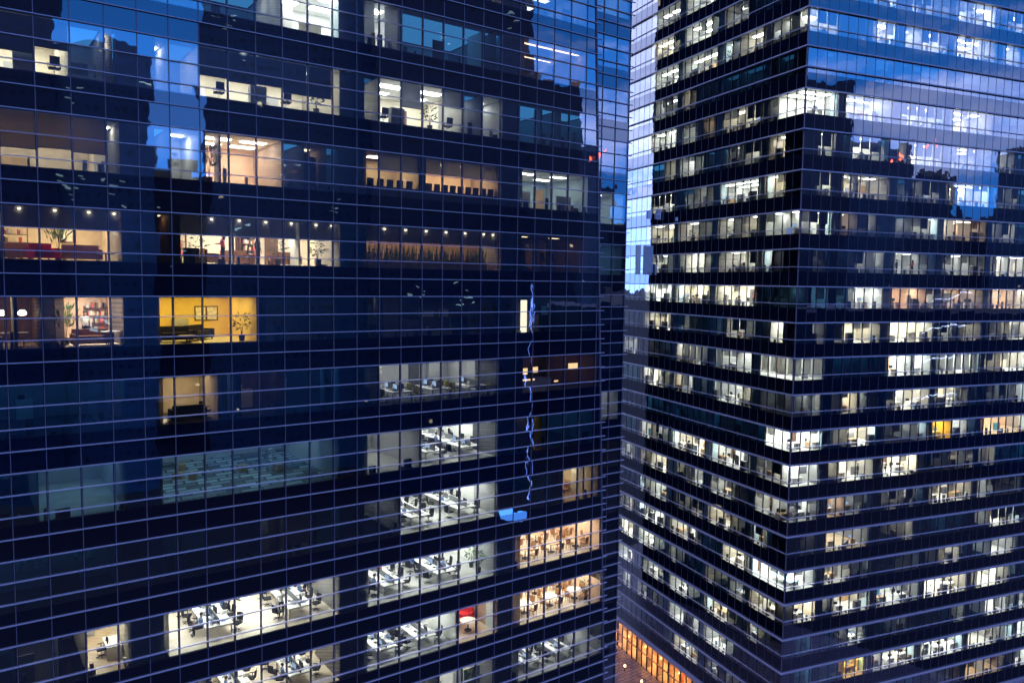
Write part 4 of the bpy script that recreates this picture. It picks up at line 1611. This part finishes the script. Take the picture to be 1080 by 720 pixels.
# ---- a person: one skinned body, hair as a child
def person(name, label, pose, shirt, legs='trousers_dark', hair='hair_dark', long_hair=False):
    hands = {}
    V, R, E = [], [], []

    def v(p, r, par=None):
        V.append(p)
        R.append(r)
        if par is not None:
            E.append((par, len(V) - 1))
        return len(V) - 1
    sit = pose == 'sit'
    hz = .50 if sit else .93
    pelvis = v((0, 0, hz), .135)
    waist = v((0, -.01, hz + .16), .125, pelvis)
    chest = v((0, -.02, hz + .36), .145, waist)
    neck0 = v((0, 0, hz + .53), .06, chest)
    neck = v((0, 0, hz + .58), .052, neck0)
    head0 = v((0, -.02, hz + .66), .082, neck)
    v((0, -.02, hz + .75), .088, head0)
    nose = v((0, -.105, hz + .675), .016, head0)
    for sx in (-1, 1):
        hip = v((sx * .10, 0, hz - .04), .095, pelvis)
        if sit:
            knee = v((sx * .12, -.44, hz - .02), .065, hip)
            ank = v((sx * .12, -.42, .09), .042, knee)
        else:
            knee = v((sx * .105, -.02, .50), .062, hip)
            ank = v((sx * .11, .02, .09), .042, knee)
        v((sx * .12, ank and V[ank][1] - .17, .04), .035, ank)
        sh = v((sx * .19, 0, hz + .48), .062, chest)
        if pose == 'reach' or sit:
            el_ = v((sx * .25, -.06, hz + .23), .045, sh)
            wr = v((sx * .18, -.30, hz + .24), .028, el_)
            hd = v((sx * .16, -.37, hz + .23), .032, wr)
            fd = Vector((0, -1, -.25))
        else:
            el_ = v((sx * .245, .02, hz + .20), .045, sh)
            wr = v((sx * .26, -.04, hz - .04), .028, el_)
            hd = v((sx * .265, -.05, hz - .11), .032, wr)
            fd = Vector((0, -.15, -1))
        side = Vector((1, 0, 0)) if abs(fd.y) > .5 else Vector((0, 1, 0))
        for k in range(4):
            b = Vector(V[hd]) + side * ((k - 1.5) * .019) + fd * .02
            L = (.062, .072, .068, .052)[k]
            f0 = v(tuple(b + fd * .015), .009, hd)
            f1 = v(tuple(b + fd * L * .6), .008, f0)
            v(tuple(b + fd * L + Vector((0, -.008, -.004))), .007, f1)
        th = v(tuple(Vector(V[hd]) + side * .035 * (-1 if abs(fd.y) < .5 else -sx) + fd * .01), .010, hd)
        v(tuple(Vector(V[th]) + fd * .035), .008, th)
    me = bpy.data.meshes.new(name)
    me.from_pydata(V, E, [])
    ob = bpy.data.objects.new(name, me)
    COL.objects.link(ob)
    md = ob.modifiers.new('skin', 'SKIN')
    for sv, r in zip(me.skin_vertices[0].data, R):
        sv.radius = (r, r)
    me.skin_vertices[0].data[0].use_root = True
    sb = ob.modifiers.new('sub', 'SUBSURF')
    sb.levels = sb.render_levels = 1
    dg = bpy.context.evaluated_depsgraph_get()
    m2 = bpy.data.meshes.new_from_object(ob.evaluated_get(dg))
    bpy.data.objects.remove(ob)
    m2.name = name
    m2.materials.clear()
    for mn in ('skin', shirt, legs, 'black_plastic'):
        m2.materials.append(MATS[mn])
    for p in m2.polygons:
        c = p.center
        p.use_smooth = True
        hand = (sit or pose == 'reach') and c.y < -.27 and hz + .1 < c.z < hz + .4 or pose == 'stand' and abs(c.x) > .2 and c.z < hz - .02
        if c.z > hz + .55 or hand:
            p.material_index = 0
        elif c.z < .07:
            p.material_index = 3
        elif c.z < hz + .04 and not (abs(c.x) > .2 and not sit):
            p.material_index = 2
        else:
            p.material_index = 1
    o = bpy.data.objects.new(name, m2)
    COL.objects.link(o)
    o.location = (0, 0, -300)
    hm = MB()
    zt = hz + .75
    hm.lathe(0, .005, [(.093, zt - .05), (.102, zt), (.085, zt + .06), (.03, zt + .09)], hair, 10)
    if long_hair:
        hm.box(-.085, .085, .03, .11, zt - .25, zt, hair)
    h = hm.build('hair', None, True)
    h.parent = o
    tag(o, label, 'person')
    KIDS[o.name] = [(h, [])]
    o['fresh'] = 1
    return o


P_CH = proto('office_chair', 'black chair', 'chair', chair_parts('black_fabric'))
P_OL = proto('office_chair', 'olive chair', 'chair', chair_parts('olive_fabric'))
P_DC = proto('dining_chair', 'brown chair', 'chair', chair_parts('tan_leather', 'frame_wood', False))
P_BC = proto('meeting_chair', 'dark chair', 'chair', chair_parts('black_fabric', 'black_plastic', False))
P_BD = proto('bench_desk', 'white bench desk', 'desk', desk_parts())
P_SD = proto('office_desk', 'white desk', 'desk', single_desk())
P_MO = proto('monitor', 'black monitor', 'monitor', monitor_parts())
P_PL = proto('potted_plant', 'plant', 'plant', plant_parts())
P_PT = proto('potted_plant', 'tall plant', 'plant', plant_parts(1.9, .55, 90, 4, 'pot_dark', True))
P_PB = proto('planter', 'planter', 'planter', planter_parts())
P_SR = proto('sofa', 'red sofa', 'sofa', sofa_parts('red_fabric'))
P_RA = proto('armchair', 'red armchair', 'armchair', sofa_parts('red_fabric', 1.05))
P_SB = proto('sofa', 'dark sofa', 'sofa', sofa_parts('brown_fabric', 1.7))
P_SK = proto('sofa', 'black sofa', 'sofa', sofa_parts('black_fabric', 1.7))
P_TW = proto('dining_table', 'white table', 'table', table_parts('white_laminate', .6))
P_TB = proto('dining_table', 'wood table', 'table', table_parts('desk_wood', .5, True))
P_TL = proto('coffee_table', 'low table', 'table', table_parts('desk_wood', .45, False, .42))
P_LP = proto('pendant_lamp', 'lamp', 'lamp', lamp_parts())
P_CB = proto('cabinet', 'grey cabinet', 'cabinet', cabinet_parts())
P_BS = proto('bookshelf', 'shelf', 'bookshelf', shelf_parts())
P_PC = proto('painting', 'painting', 'painting', picture_parts())
P_PW = person('person', 'person', 'stand', 'shirt_white')
P_PR = person('person', 'person', 'reach', 'shirt_red', long_hair=True)
P_PS = person('person', 'person', 'sit', 'shirt_blue')
P_PK = person('person', 'person', 'stand', 'trousers_dark')
PI = math.pi


def room_z(s):
    return zA(4 * s + 2.42) + .015, zA(4 * s) - .06


def office(s, j0, j1, cols, rows, where, r, skip=.12, chair=None, mons=.55, d0=1.5, chname='black swivel chair'):
    zf, _zc = room_z(s)
    chair = chair or P_CH
    for c in range(cols):
        u = (j0 + (c + .5) * (j1 - j0) / cols) * BW
        for k in range(rows):
            d = d0 + k * 2.46 + .6
            put(P_BD, FA, u, d, zf, 0, 'white bench desk', where, 'bench desks in the near tower')
            for sx in (-1, 1):
                for q in (-.6, .6):
                    if r.random() > skip:
                        put(chair, FA, u + sx * (1.0 + r.uniform(0, .25)), d + q + r.uniform(-.12, .12), zf, -sx * PI / 2 + r.uniform(-.6, .6), chname, where, 'office chairs in the near tower')
                    if r.random() < mons:
                        put(P_MO, FA, u + sx * .22, d + q, zf + .75, sx * PI / 2 + r.uniform(-.15, .15), 'black monitor', where, 'monitors in the near tower')


r = random.Random(21)
W5, W6 = 'in the white office beside the bare teal floor', 'in the white office just under the teal floor'
W7A, W7B = 'in the left long office on upper dining floor', 'in the middle long office on upper dining floor'
W8A, W8B = 'in the left office on lower dining floor', 'in the middle office on lower dining floor'
W4 = 'in the dim grey office with olive chairs'
office(5, 15.1, 18.9, 2, 3, W5, r)
office(6, 14.1, 19.0, 2, 3, W6, r)
office(7, 5.3, 7.9, 1, 3, W7A, r, .05)
office(7, 8.6, 11.0, 1, 3, W7A, r, .05)
office(7, 12.7, 15.4, 1, 3, W7B, r, .05)
office(7, 15.4, 18.0, 1, 3, W7B, r, .05)
office(8, 6.2, 11.0, 2, 2, W8A, r, .2)
office(8, 12.7, 16.7, 2, 2, W8B, r, .2)
office(4, 13.2, 19.0, 3, 1, W4, r, .0, P_OL, .4, .8, 'olive swivel chair')
office(9, 20.7, 24.8, 2, 2, 'in the half lit office under dining room', r, .2)
z7, _ = room_z(7)
z8, _ = room_z(8)
for u, d in ((18.6, 1.2), (18.7, 2.4), (15.5, 5.5)):
    put(P_PL, FA, u * BW, d, z7, 0, 'leafy potted plant', W7B, 'potted plants in the near tower')
put(P_PL, FA, 25.3 * BW, 1.0, z8, 0, 'small leafy potted plant', 'in the lower peach dining room')
for j in (16.3, 18.2):
    put(P_PL, FA, j * BW, .9, room_z(9)[0], 0, 'leafy potted plant', 'on the floor under the lower dining room')
put(P_PR, FA, 14.15 * BW, 3.4, z7, PI, 'person in red reaching', W7B)
put(P_PR, FA, 8.2 * BW, 5.6, z7, 2.0, 'standing person in red', W7A)
put(P_PW, FA, 11.0 * BW, 4.6, z7, .4, 'white shirted person', W7A)
put(P_PS, FA, 17.0 * BW, 2.1, z7 + .0, PI / 2, 'seated person in blue', W7B)
put(P_PS, FA, 21.4 * BW, 3.0, room_z(9)[0], 1.2, 'seated person in blue', 'in the half lit office under dining room')
for s, where, ps in ((5, W5, ((15.9, 2.4), (17.3, 4.0))), (6, W6, ((15.0, 2.2), (17.4, 3.4), (16.2, 5.2))), (7, W7A, ((6.1, 2.0), (7.3, 4.3), (9.2, 1.8), (10.4, 3.6))), (7, W7B, ((13.4, 1.9), (16.1, 4.2), (13.3, 4.6))), (8, W8A, ((7.0, 2.0), (9.2, 1.7))), (8, W8B, ((14.2, 2.2),))):
    for k, (j, d) in enumerate(ps):
        if k % 3 == 2:
            put(P_PW if s % 2 else P_PK, FA, j * BW, d, room_z(s)[0], j, 'white shirted person' if s % 2 else 'dark clad person', where, 'people in the near tower')
        else:
            put(P_PS, FA, j * BW, d, room_z(s)[0], (PI / 2) * (1 if k % 2 else -1), 'seated person in blue', where, 'people in the near tower')
# dining rooms
for s, where, tp in ((7, 'in the upper peach dining room', P_TB), (8, 'in the lower peach dining room', P_TW)):
    zf, zc = room_z(s)
    for a in range(3):
        for b in range(2):
            u, d = (21.6 + a * 1.65 + .3 * b) * BW, 1.7 + b * 2.5
            put(tp, FA, u, d, zf, .3, 'square wood table' if tp is P_TB else 'round white table', where, 'dining tables')
            for k in range(4):
                an = k * PI / 2 + .3
                put(P_DC, FA, u + .82 * math.cos(an), d + .82 * math.sin(an), zf, an - PI / 2, 'tan dining chair', where, 'dining chairs')
    for a in range(3):
        put(P_LP, FA, (22.0 + a * 1.6) * BW, 2.6, zc, 0, 'glowing pendant lamp', where, 'pendant lamps over the dining tables')
z6, c6 = room_z(6)
for a in range(2):
    put(P_TB, FA, (23.6 + a * 1.1) * BW, 1.8 + a, z6, .2, 'square wood table', 'in the warm room under the neon line', 'dining tables')
    for k in range(3):
        an = k * 2.1
        put(P_DC, FA, (23.6 + a * 1.1) * BW + .8 * math.cos(an), 1.8 + a + .8 * math.sin(an), z6, an - PI / 2, 'tan dining chair', 'in the warm room under the neon line', 'dining chairs')
# red lounge
WR = 'in the peach lounge between office and dining room'
put(P_SR, FA, 17.7 * BW, 2.6, z8, .5, 'bright red sofa', WR)
put(P_SR, FA, 18.5 * BW, 3.6, z8, -.9, 'bright red sofa', WR)
put(P_TW, FA, 18.2 * BW, 1.6, z8, 0, 'round white table', WR)
# yellow room
z3, c3 = room_z(3)
WY = 'in the bright yellow room'
put(P_SK, FA, 5.3 * BW, 2.0, z3, 0, 'black two seat sofa', WY)
put(P_SK, FA, 6.35 * BW, 2.9, z3, .8, 'black two seat sofa', WY)
put(P_TL, FA, 5.6 * BW, 1.0, z3, 0, 'low round coffee table', WY)
put(P_PL, FA, 7.6 * BW, 1.1, z3, 0, 'bushy plant in a dark pot', WY)
for j in (6.85, 7.3):
    put(P_PC, FA, j * BW, 5.58, z3 + .95, 0, 'tall framed picture', WY, 'pictures on the yellow wall')
put(P_CB, FA, 6.0 * BW, 5.3, z3, 0, 'dark door height cabinet', WY)
# peach sitting room
WP = 'in the peach room beside the yellow room'
put(P_PW, FA, 2.42 * BW, 2.2, z3 + .0, 0, 'white shirted person', WP)
put(P_SB, FA, 2.5 * BW, 1.2, z3, 0, 'brown two seat sofa', WP)
put(P_BS, FA, 3.0 * BW, 4.9, z3, 0, 'full wooden bookshelf', WP)
put(P_TW, FA, 3.15 * BW, .9, z3, 0, 'small round white table', WP)
put(P_PT, FA, 1.8 * BW, 2.0, z3, 0, 'red pot plant with tall leaves', WP)
# bar
WBAR = 'in the dim bar at the edge'
for j in (-.3, .35):
    put(P_TB, FA, j * BW, 1.6, z3, 0, 'square wood table', WBAR)
    put(P_DC, FA, (j + .1) * BW, 2.5, z3, 0, 'tan dining chair', WBAR)
for j in (-.6, 0, .6):
    put(P_LP, FA, j * BW, 3.4, c3, 0, 'glowing pendant lamp', WBAR)
# warm lobby and lounge
z2, c2 = room_z(2)
WL = 'in the warm lobby above the peach room'
put(P_RA, FA, 1.15 * BW, 1.0, z2, .4, 'bright red armchair', WL)
put(P_SB, FA, .35 * BW, 1.8, z2, -.3, 'brown two seat sofa', WL)
put(P_PT, FA, 1.62 * BW, 1.6, z2, 0, 'tall green plant', WL)
put(P_BS, FA, .5 * BW, 4.6, z2, 0, 'dark bookshelf', WL)
put(P_PC, FA, 2.25 * BW, 6.55, z2 + 1.1, 0, 'wide dark picture', WL)
put(P_SB, FA, 2.3 * BW, 1.6, z2, 0, 'brown two seat sofa', WL)
put(P_TL, FA, 3.0 * BW, 1.0, z2, 0, 'low round coffee table', WL)
WG = 'in the cream lounge left of the planters'
put(P_PK, FA, 8.35 * BW, 1.6, z2, .7, 'dark clad person', WG)
put(P_PR, FA, 7.0 * BW, 1.4, z2, -2.2, 'red clad person', WG)
for j in (6.4, 7.7, 9.6):
    put(P_SB, FA, j * BW, 2.3, z2, .3 * j, 'brown two seat sofa', WG)
for j in (6.0, 9.0, 10.6):
    put(P_PL, FA, j * BW, 1.0, z2, 0, 'leafy potted plant', WG)
for j in (5.9, 8.8):
    put(P_BS, FA, j * BW, 5.3, z2, 0, 'wooden bookshelf', WG)
put(P_PC, FA, 9.8 * BW, 5.58, z2 + .9, 0, 'framed picture', WG)
for k in range(8):
    put(P_PB, FA, (12.75 + k * .82) * BW, 1.5, z2, 0, 'long box planter of tall leaves', 'along the dim brown room window', 'planters in the brown room')
for k in range(3):
    put(P_LP, FA, (14.6 + k * 1.7) * BW, 1.8, c2 + .3, 0, 'glowing pendant lamp', 'above the row of planters')
# warm meeting rooms with dark chair backs along the glass
z1, _ = room_z(1)
for k in range(5):
    put(P_BC, FA, (12.75 + k * .45) * BW, .75, z1 + .12, PI, 'dark chair', 'in the smaller warm meeting room', 'dark chairs along the window')
for k in range(9):
    put(P_BC, FA, (15.5 + k * .40) * BW, .75, z1 + .12, PI, 'dark chair', 'in the larger warm meeting room', 'dark chairs along the window')
put(P_PT, FA, 6.45 * BW, .9, z1, 0, 'tall dark plant', 'in the peach room beside the white pane')
# beige room
z4, _ = room_z(4)
put(P_SK, FA, 5.6 * BW, 1.2, z4, PI, 'black two seat sofa', 'in the small beige room')
put(P_CH, FA, 6.2 * BW, .9, z4, 1.0, 'black swivel chair', 'in the small beige room')
# cream offices above: cabinets and plants just inside the glass
z0, _ = room_z(0)
for j, p, w in ((.75, P_CB, 'grey cabinet'), (1.6, P_CH, 'black swivel chair'), (6.8, P_CH, 'black swivel chair'), (8.2, P_CB, 'grey cabinet'), (9.3, P_CH, 'black swivel chair'), (10.5, P_PL, 'leafy potted plant'),
                (13.4, P_CH, 'black swivel chair'), (14.0, P_CB, 'grey cabinet'), (15.6, P_PL, 'leafy potted plant'), (16.5, P_CH, 'black swivel chair')):
    put(p, FA, j * BW, .7, z0, PI, w, 'in the cream offices high in near tower')

put(P_SD, FA, 3.0 * BW, 2.2, z7, PI / 2, 'small white desk', 'in the narrow room with a wood floor')
put(P_CH, FA, 2.65 * BW, 2.2, z7, -PI / 2, 'black swivel chair', 'in the narrow room with a wood floor')
put(P_CB, FA, 2.4 * BW, 5.5, z7, 0, 'grey cabinet', 'in the narrow room with a wood floor')
# ---- corner tower: one-piece furniture, a few pixels each
F_CH = far('office_chair', 'chair', chair_parts('black_fabric'))
F_DK = far('office_desk', 'desk', single_desk())
F_DW = far('office_desk', 'desk', single_desk('desk_wood'))
F_MO = far('monitor', 'monitor', monitor_parts()[:1] + monitor_parts()[1:])
F_CB = far('cabinet', 'cabinet', cabinet_parts(.9, 1.2, 'wall_dark'))
F_PL = far('potted_plant', 'plant', plant_parts(1.5, .45, 40, 9))
F_TB = far('conference_table', 'table', single_desk('table_blue', 3.4, 1.3)[:1] + table_parts('table_blue', .5)[1:])
cnt = dict(chair=0, desk=0, mon=0, cab=0, pl=0, per=0)
ORD = 'first second third fourth fifth sixth seventh eighth ninth tenth eleventh twelfth thirteenth fourteenth fifteenth sixteenth seventeenth eighteenth nineteenth twentieth'.split()
TENS = {2: 'twenty', 3: 'thirty', 4: 'forty', 5: 'fifty'}


def ordw(n):
    if n <= 20:
        return ORD[n - 1]
    t, u = divmod(n, 10)
    return (TENS[t] + '-' + ORD[u - 1]) if u else {30: 'thirtieth', 40: 'fortieth', 50: 'fiftieth'}[n]


def b_floor_phrase(side, i):
    n = i - 1
    if n > 0:
        return "on corner tower's %s face, %s floor below dark band" % (side, ordw(n))
    if n < 0:
        return "on corner tower's %s face, %s floor above dark band" % (side, ordw(-n))
    return "on corner tower's %s face, dark band floor" % side


put(F_TB, FR, 1.9, 2.3, B_ROOMS and zB(15) - .61 * (zB(15) - zB(16)) + .02, PI / 2, 'long blue conference table', b_floor_phrase('right', 15))
rr = random.Random(77)
order = sorted(range(len(B_ROOMS)), key=lambda q: (min(abs(B_ROOMS[q][1]), abs(B_ROOMS[q][2])) + (14 if B_ROOMS[q][8] < 4 else 0) + (30 if B_ROOMS[q][6] in 'dtv' else 0)))
for q in order:
    F, u0, u1, dep, zf, zc, st, side, i = B_ROOMS[q]
    wh = b_floor_phrase(side, i)
    if st in 'dtv':
        continue
    w = u1 - u0
    n = max(1, int(w / 2.3))
    if w < .9:
        continue
    for k in range(n):
        u = u0 + (k + .5) * w / n + rr.uniform(-.2, .2)
        d = .75 + rr.uniform(0, .5)
        z = zf + .015
        c = rr.random()
        if abs(u) < 2.2 and i == 15:
            continue
        if c < .68 and cnt['desk'] < 135:
            cnt['desk'] += 1
            put(rr.choice([F_DK, F_DK, F_DW]), F, u, d + .3, z, rr.choice([0, PI, 0]), 'office desk', wh, 'desks in the corner tower')
            if cnt['chair'] < 125 and rr.random() < .85:
                cnt['chair'] += 1
                put(F_CH, F, u + rr.uniform(-.2, .3), d + 1.0, z, rr.uniform(-.6, .6), 'black swivel chair', wh, 'chairs in the corner tower')
            if cnt['mon'] < 110 and rr.random() < .75:
                cnt['mon'] += 1
                put(F_MO, F, u + rr.uniform(-.3, .3), d + .22, z + .75, rr.choice([0, PI]) + rr.uniform(-.4, .4), 'black monitor', wh, 'monitors in the corner tower')
        elif c < .80 and cnt['cab'] < 40:
            cnt['cab'] += 1
            put(F_CB, F, u, .5, z, 0, 'dark cabinet', wh, 'cabinets in the corner tower')
        elif c < .86 and cnt['pl'] < 14:
            cnt['pl'] += 1
            put(F_PL, F, u, .6, z, 0, 'leafy potted plant', wh, 'plants in the corner tower')
        elif c < .93 and cnt['per'] < 12 and dep > 2:
            cnt['per'] += 1
            p, nm = rr.choice([(P_PK, 'dark clad person'), (P_PW, 'white shirted person'), (P_PR, 'red clad person')])
            put(p, F, u, 1.1, z, rr.uniform(0, 6), nm, wh, 'people in the corner tower')

# ---- lit bollards on the plaza
lamp, post = MB(), MB()
post.lathe(0, 0, [(.10, 0), (.10, .75)], 'black_plastic', 8)
lamp.lathe(0, 0, [(.11, .75), (.13, .80), (.13, .98), (.08, 1.02)], 'lamp_orange', 10)
P_LA = proto('bollard_light', 'lamp', 'bollard light', [('post', post, []), ('lamp_head', lamp, [])])
for x, y in ((16.2, 118.5), (17.8, 114.5), (15.2, 122.5), (19.6, 110)):
    put(P_LA, WORLD, x, y, -ZG + .0, 0, 'amber lit bollard', 'on the plaza between the two towers', 'plaza bollards')
for x, y, p, nm in ((17.0, 119.5, P_PK, 'dark clad person'), (17.3, 119.9, P_PW, 'white shirted person'), (16.0, 121.0, P_PR, 'red clad person')):
    put(p, WORLD, x, y, -ZG, x, nm, 'on the plaza between the two towers', 'people on the plaza')
# ---- things left on the bare teal floor
z5, _ = room_z(5)
lad = [('rail', mbx((-.22, -.18, -.3, -.26, 0, 1.9, 'chrome'), (.18, .22, -.3, -.26, 0, 1.9, 'chrome')), []), ('rail', mbx((-.22, -.18, .3, .34, 0, 1.85, 'chrome'), (.18, .22, .3, .34, 0, 1.85, 'chrome')), [])]
for k in range(5):
    lad.append(('rung', mbx((-.18, .18, -.3, -.2, .3 + .36 * k, .33 + .36 * k, 'chrome')), []))
P_LD = proto('step_ladder', 'ladder', 'ladder', lad)
put(P_LD, FA, 9.3 * BW, 4.6, z5, .4, 'metal step ladder', 'on the bare teal floor')
bxp = [('body', mbx((-.3, .3, -.22, .22, 0, .38, 'desk_wood')), []), ('lid', mbx((-.31, .31, -.23, -.01, .38, .395, 'desk_wood'), (-.31, .31, .01, .23, .38, .395, 'desk_wood')), [])]
P_BX = proto('cardboard_box', 'box', 'box', bxp)
rq = random.Random(3)
for k in range(6):
    put(P_BX, FA, rq.uniform(5.0, 10.6) * BW, rq.uniform(1.5, 7.5), z5, rq.uniform(0, 3), 'brown cardboard box', 'on the bare teal floor', 'boxes on the teal floor')

# ---- labels: what it is, which of its like counted from the left, and where
by = {}
for o, what, where in ITEMS:
    by.setdefault((what, where), []).append(o)
for (what, where), L in by.items():
    if len(L) == 1:
        L[0]['label'] = '%s %s' % (what, where)
        continue
    L.sort(key=lambda o: px_of(o.location)[0])
    for k, o in enumerate(L):
        o['label'] = '%s %s from left %s' % (ordw(k + 1), what, where)
for p in list(PROTO.values()) + [o for o in bpy.data.objects if o.get('fresh')]:
    for ch, gs in KIDS.get(p.name, []):
        for g in gs:
            bpy.data.objects.remove(g)
        bpy.data.objects.remove(ch)
    bpy.data.objects.remove(p)
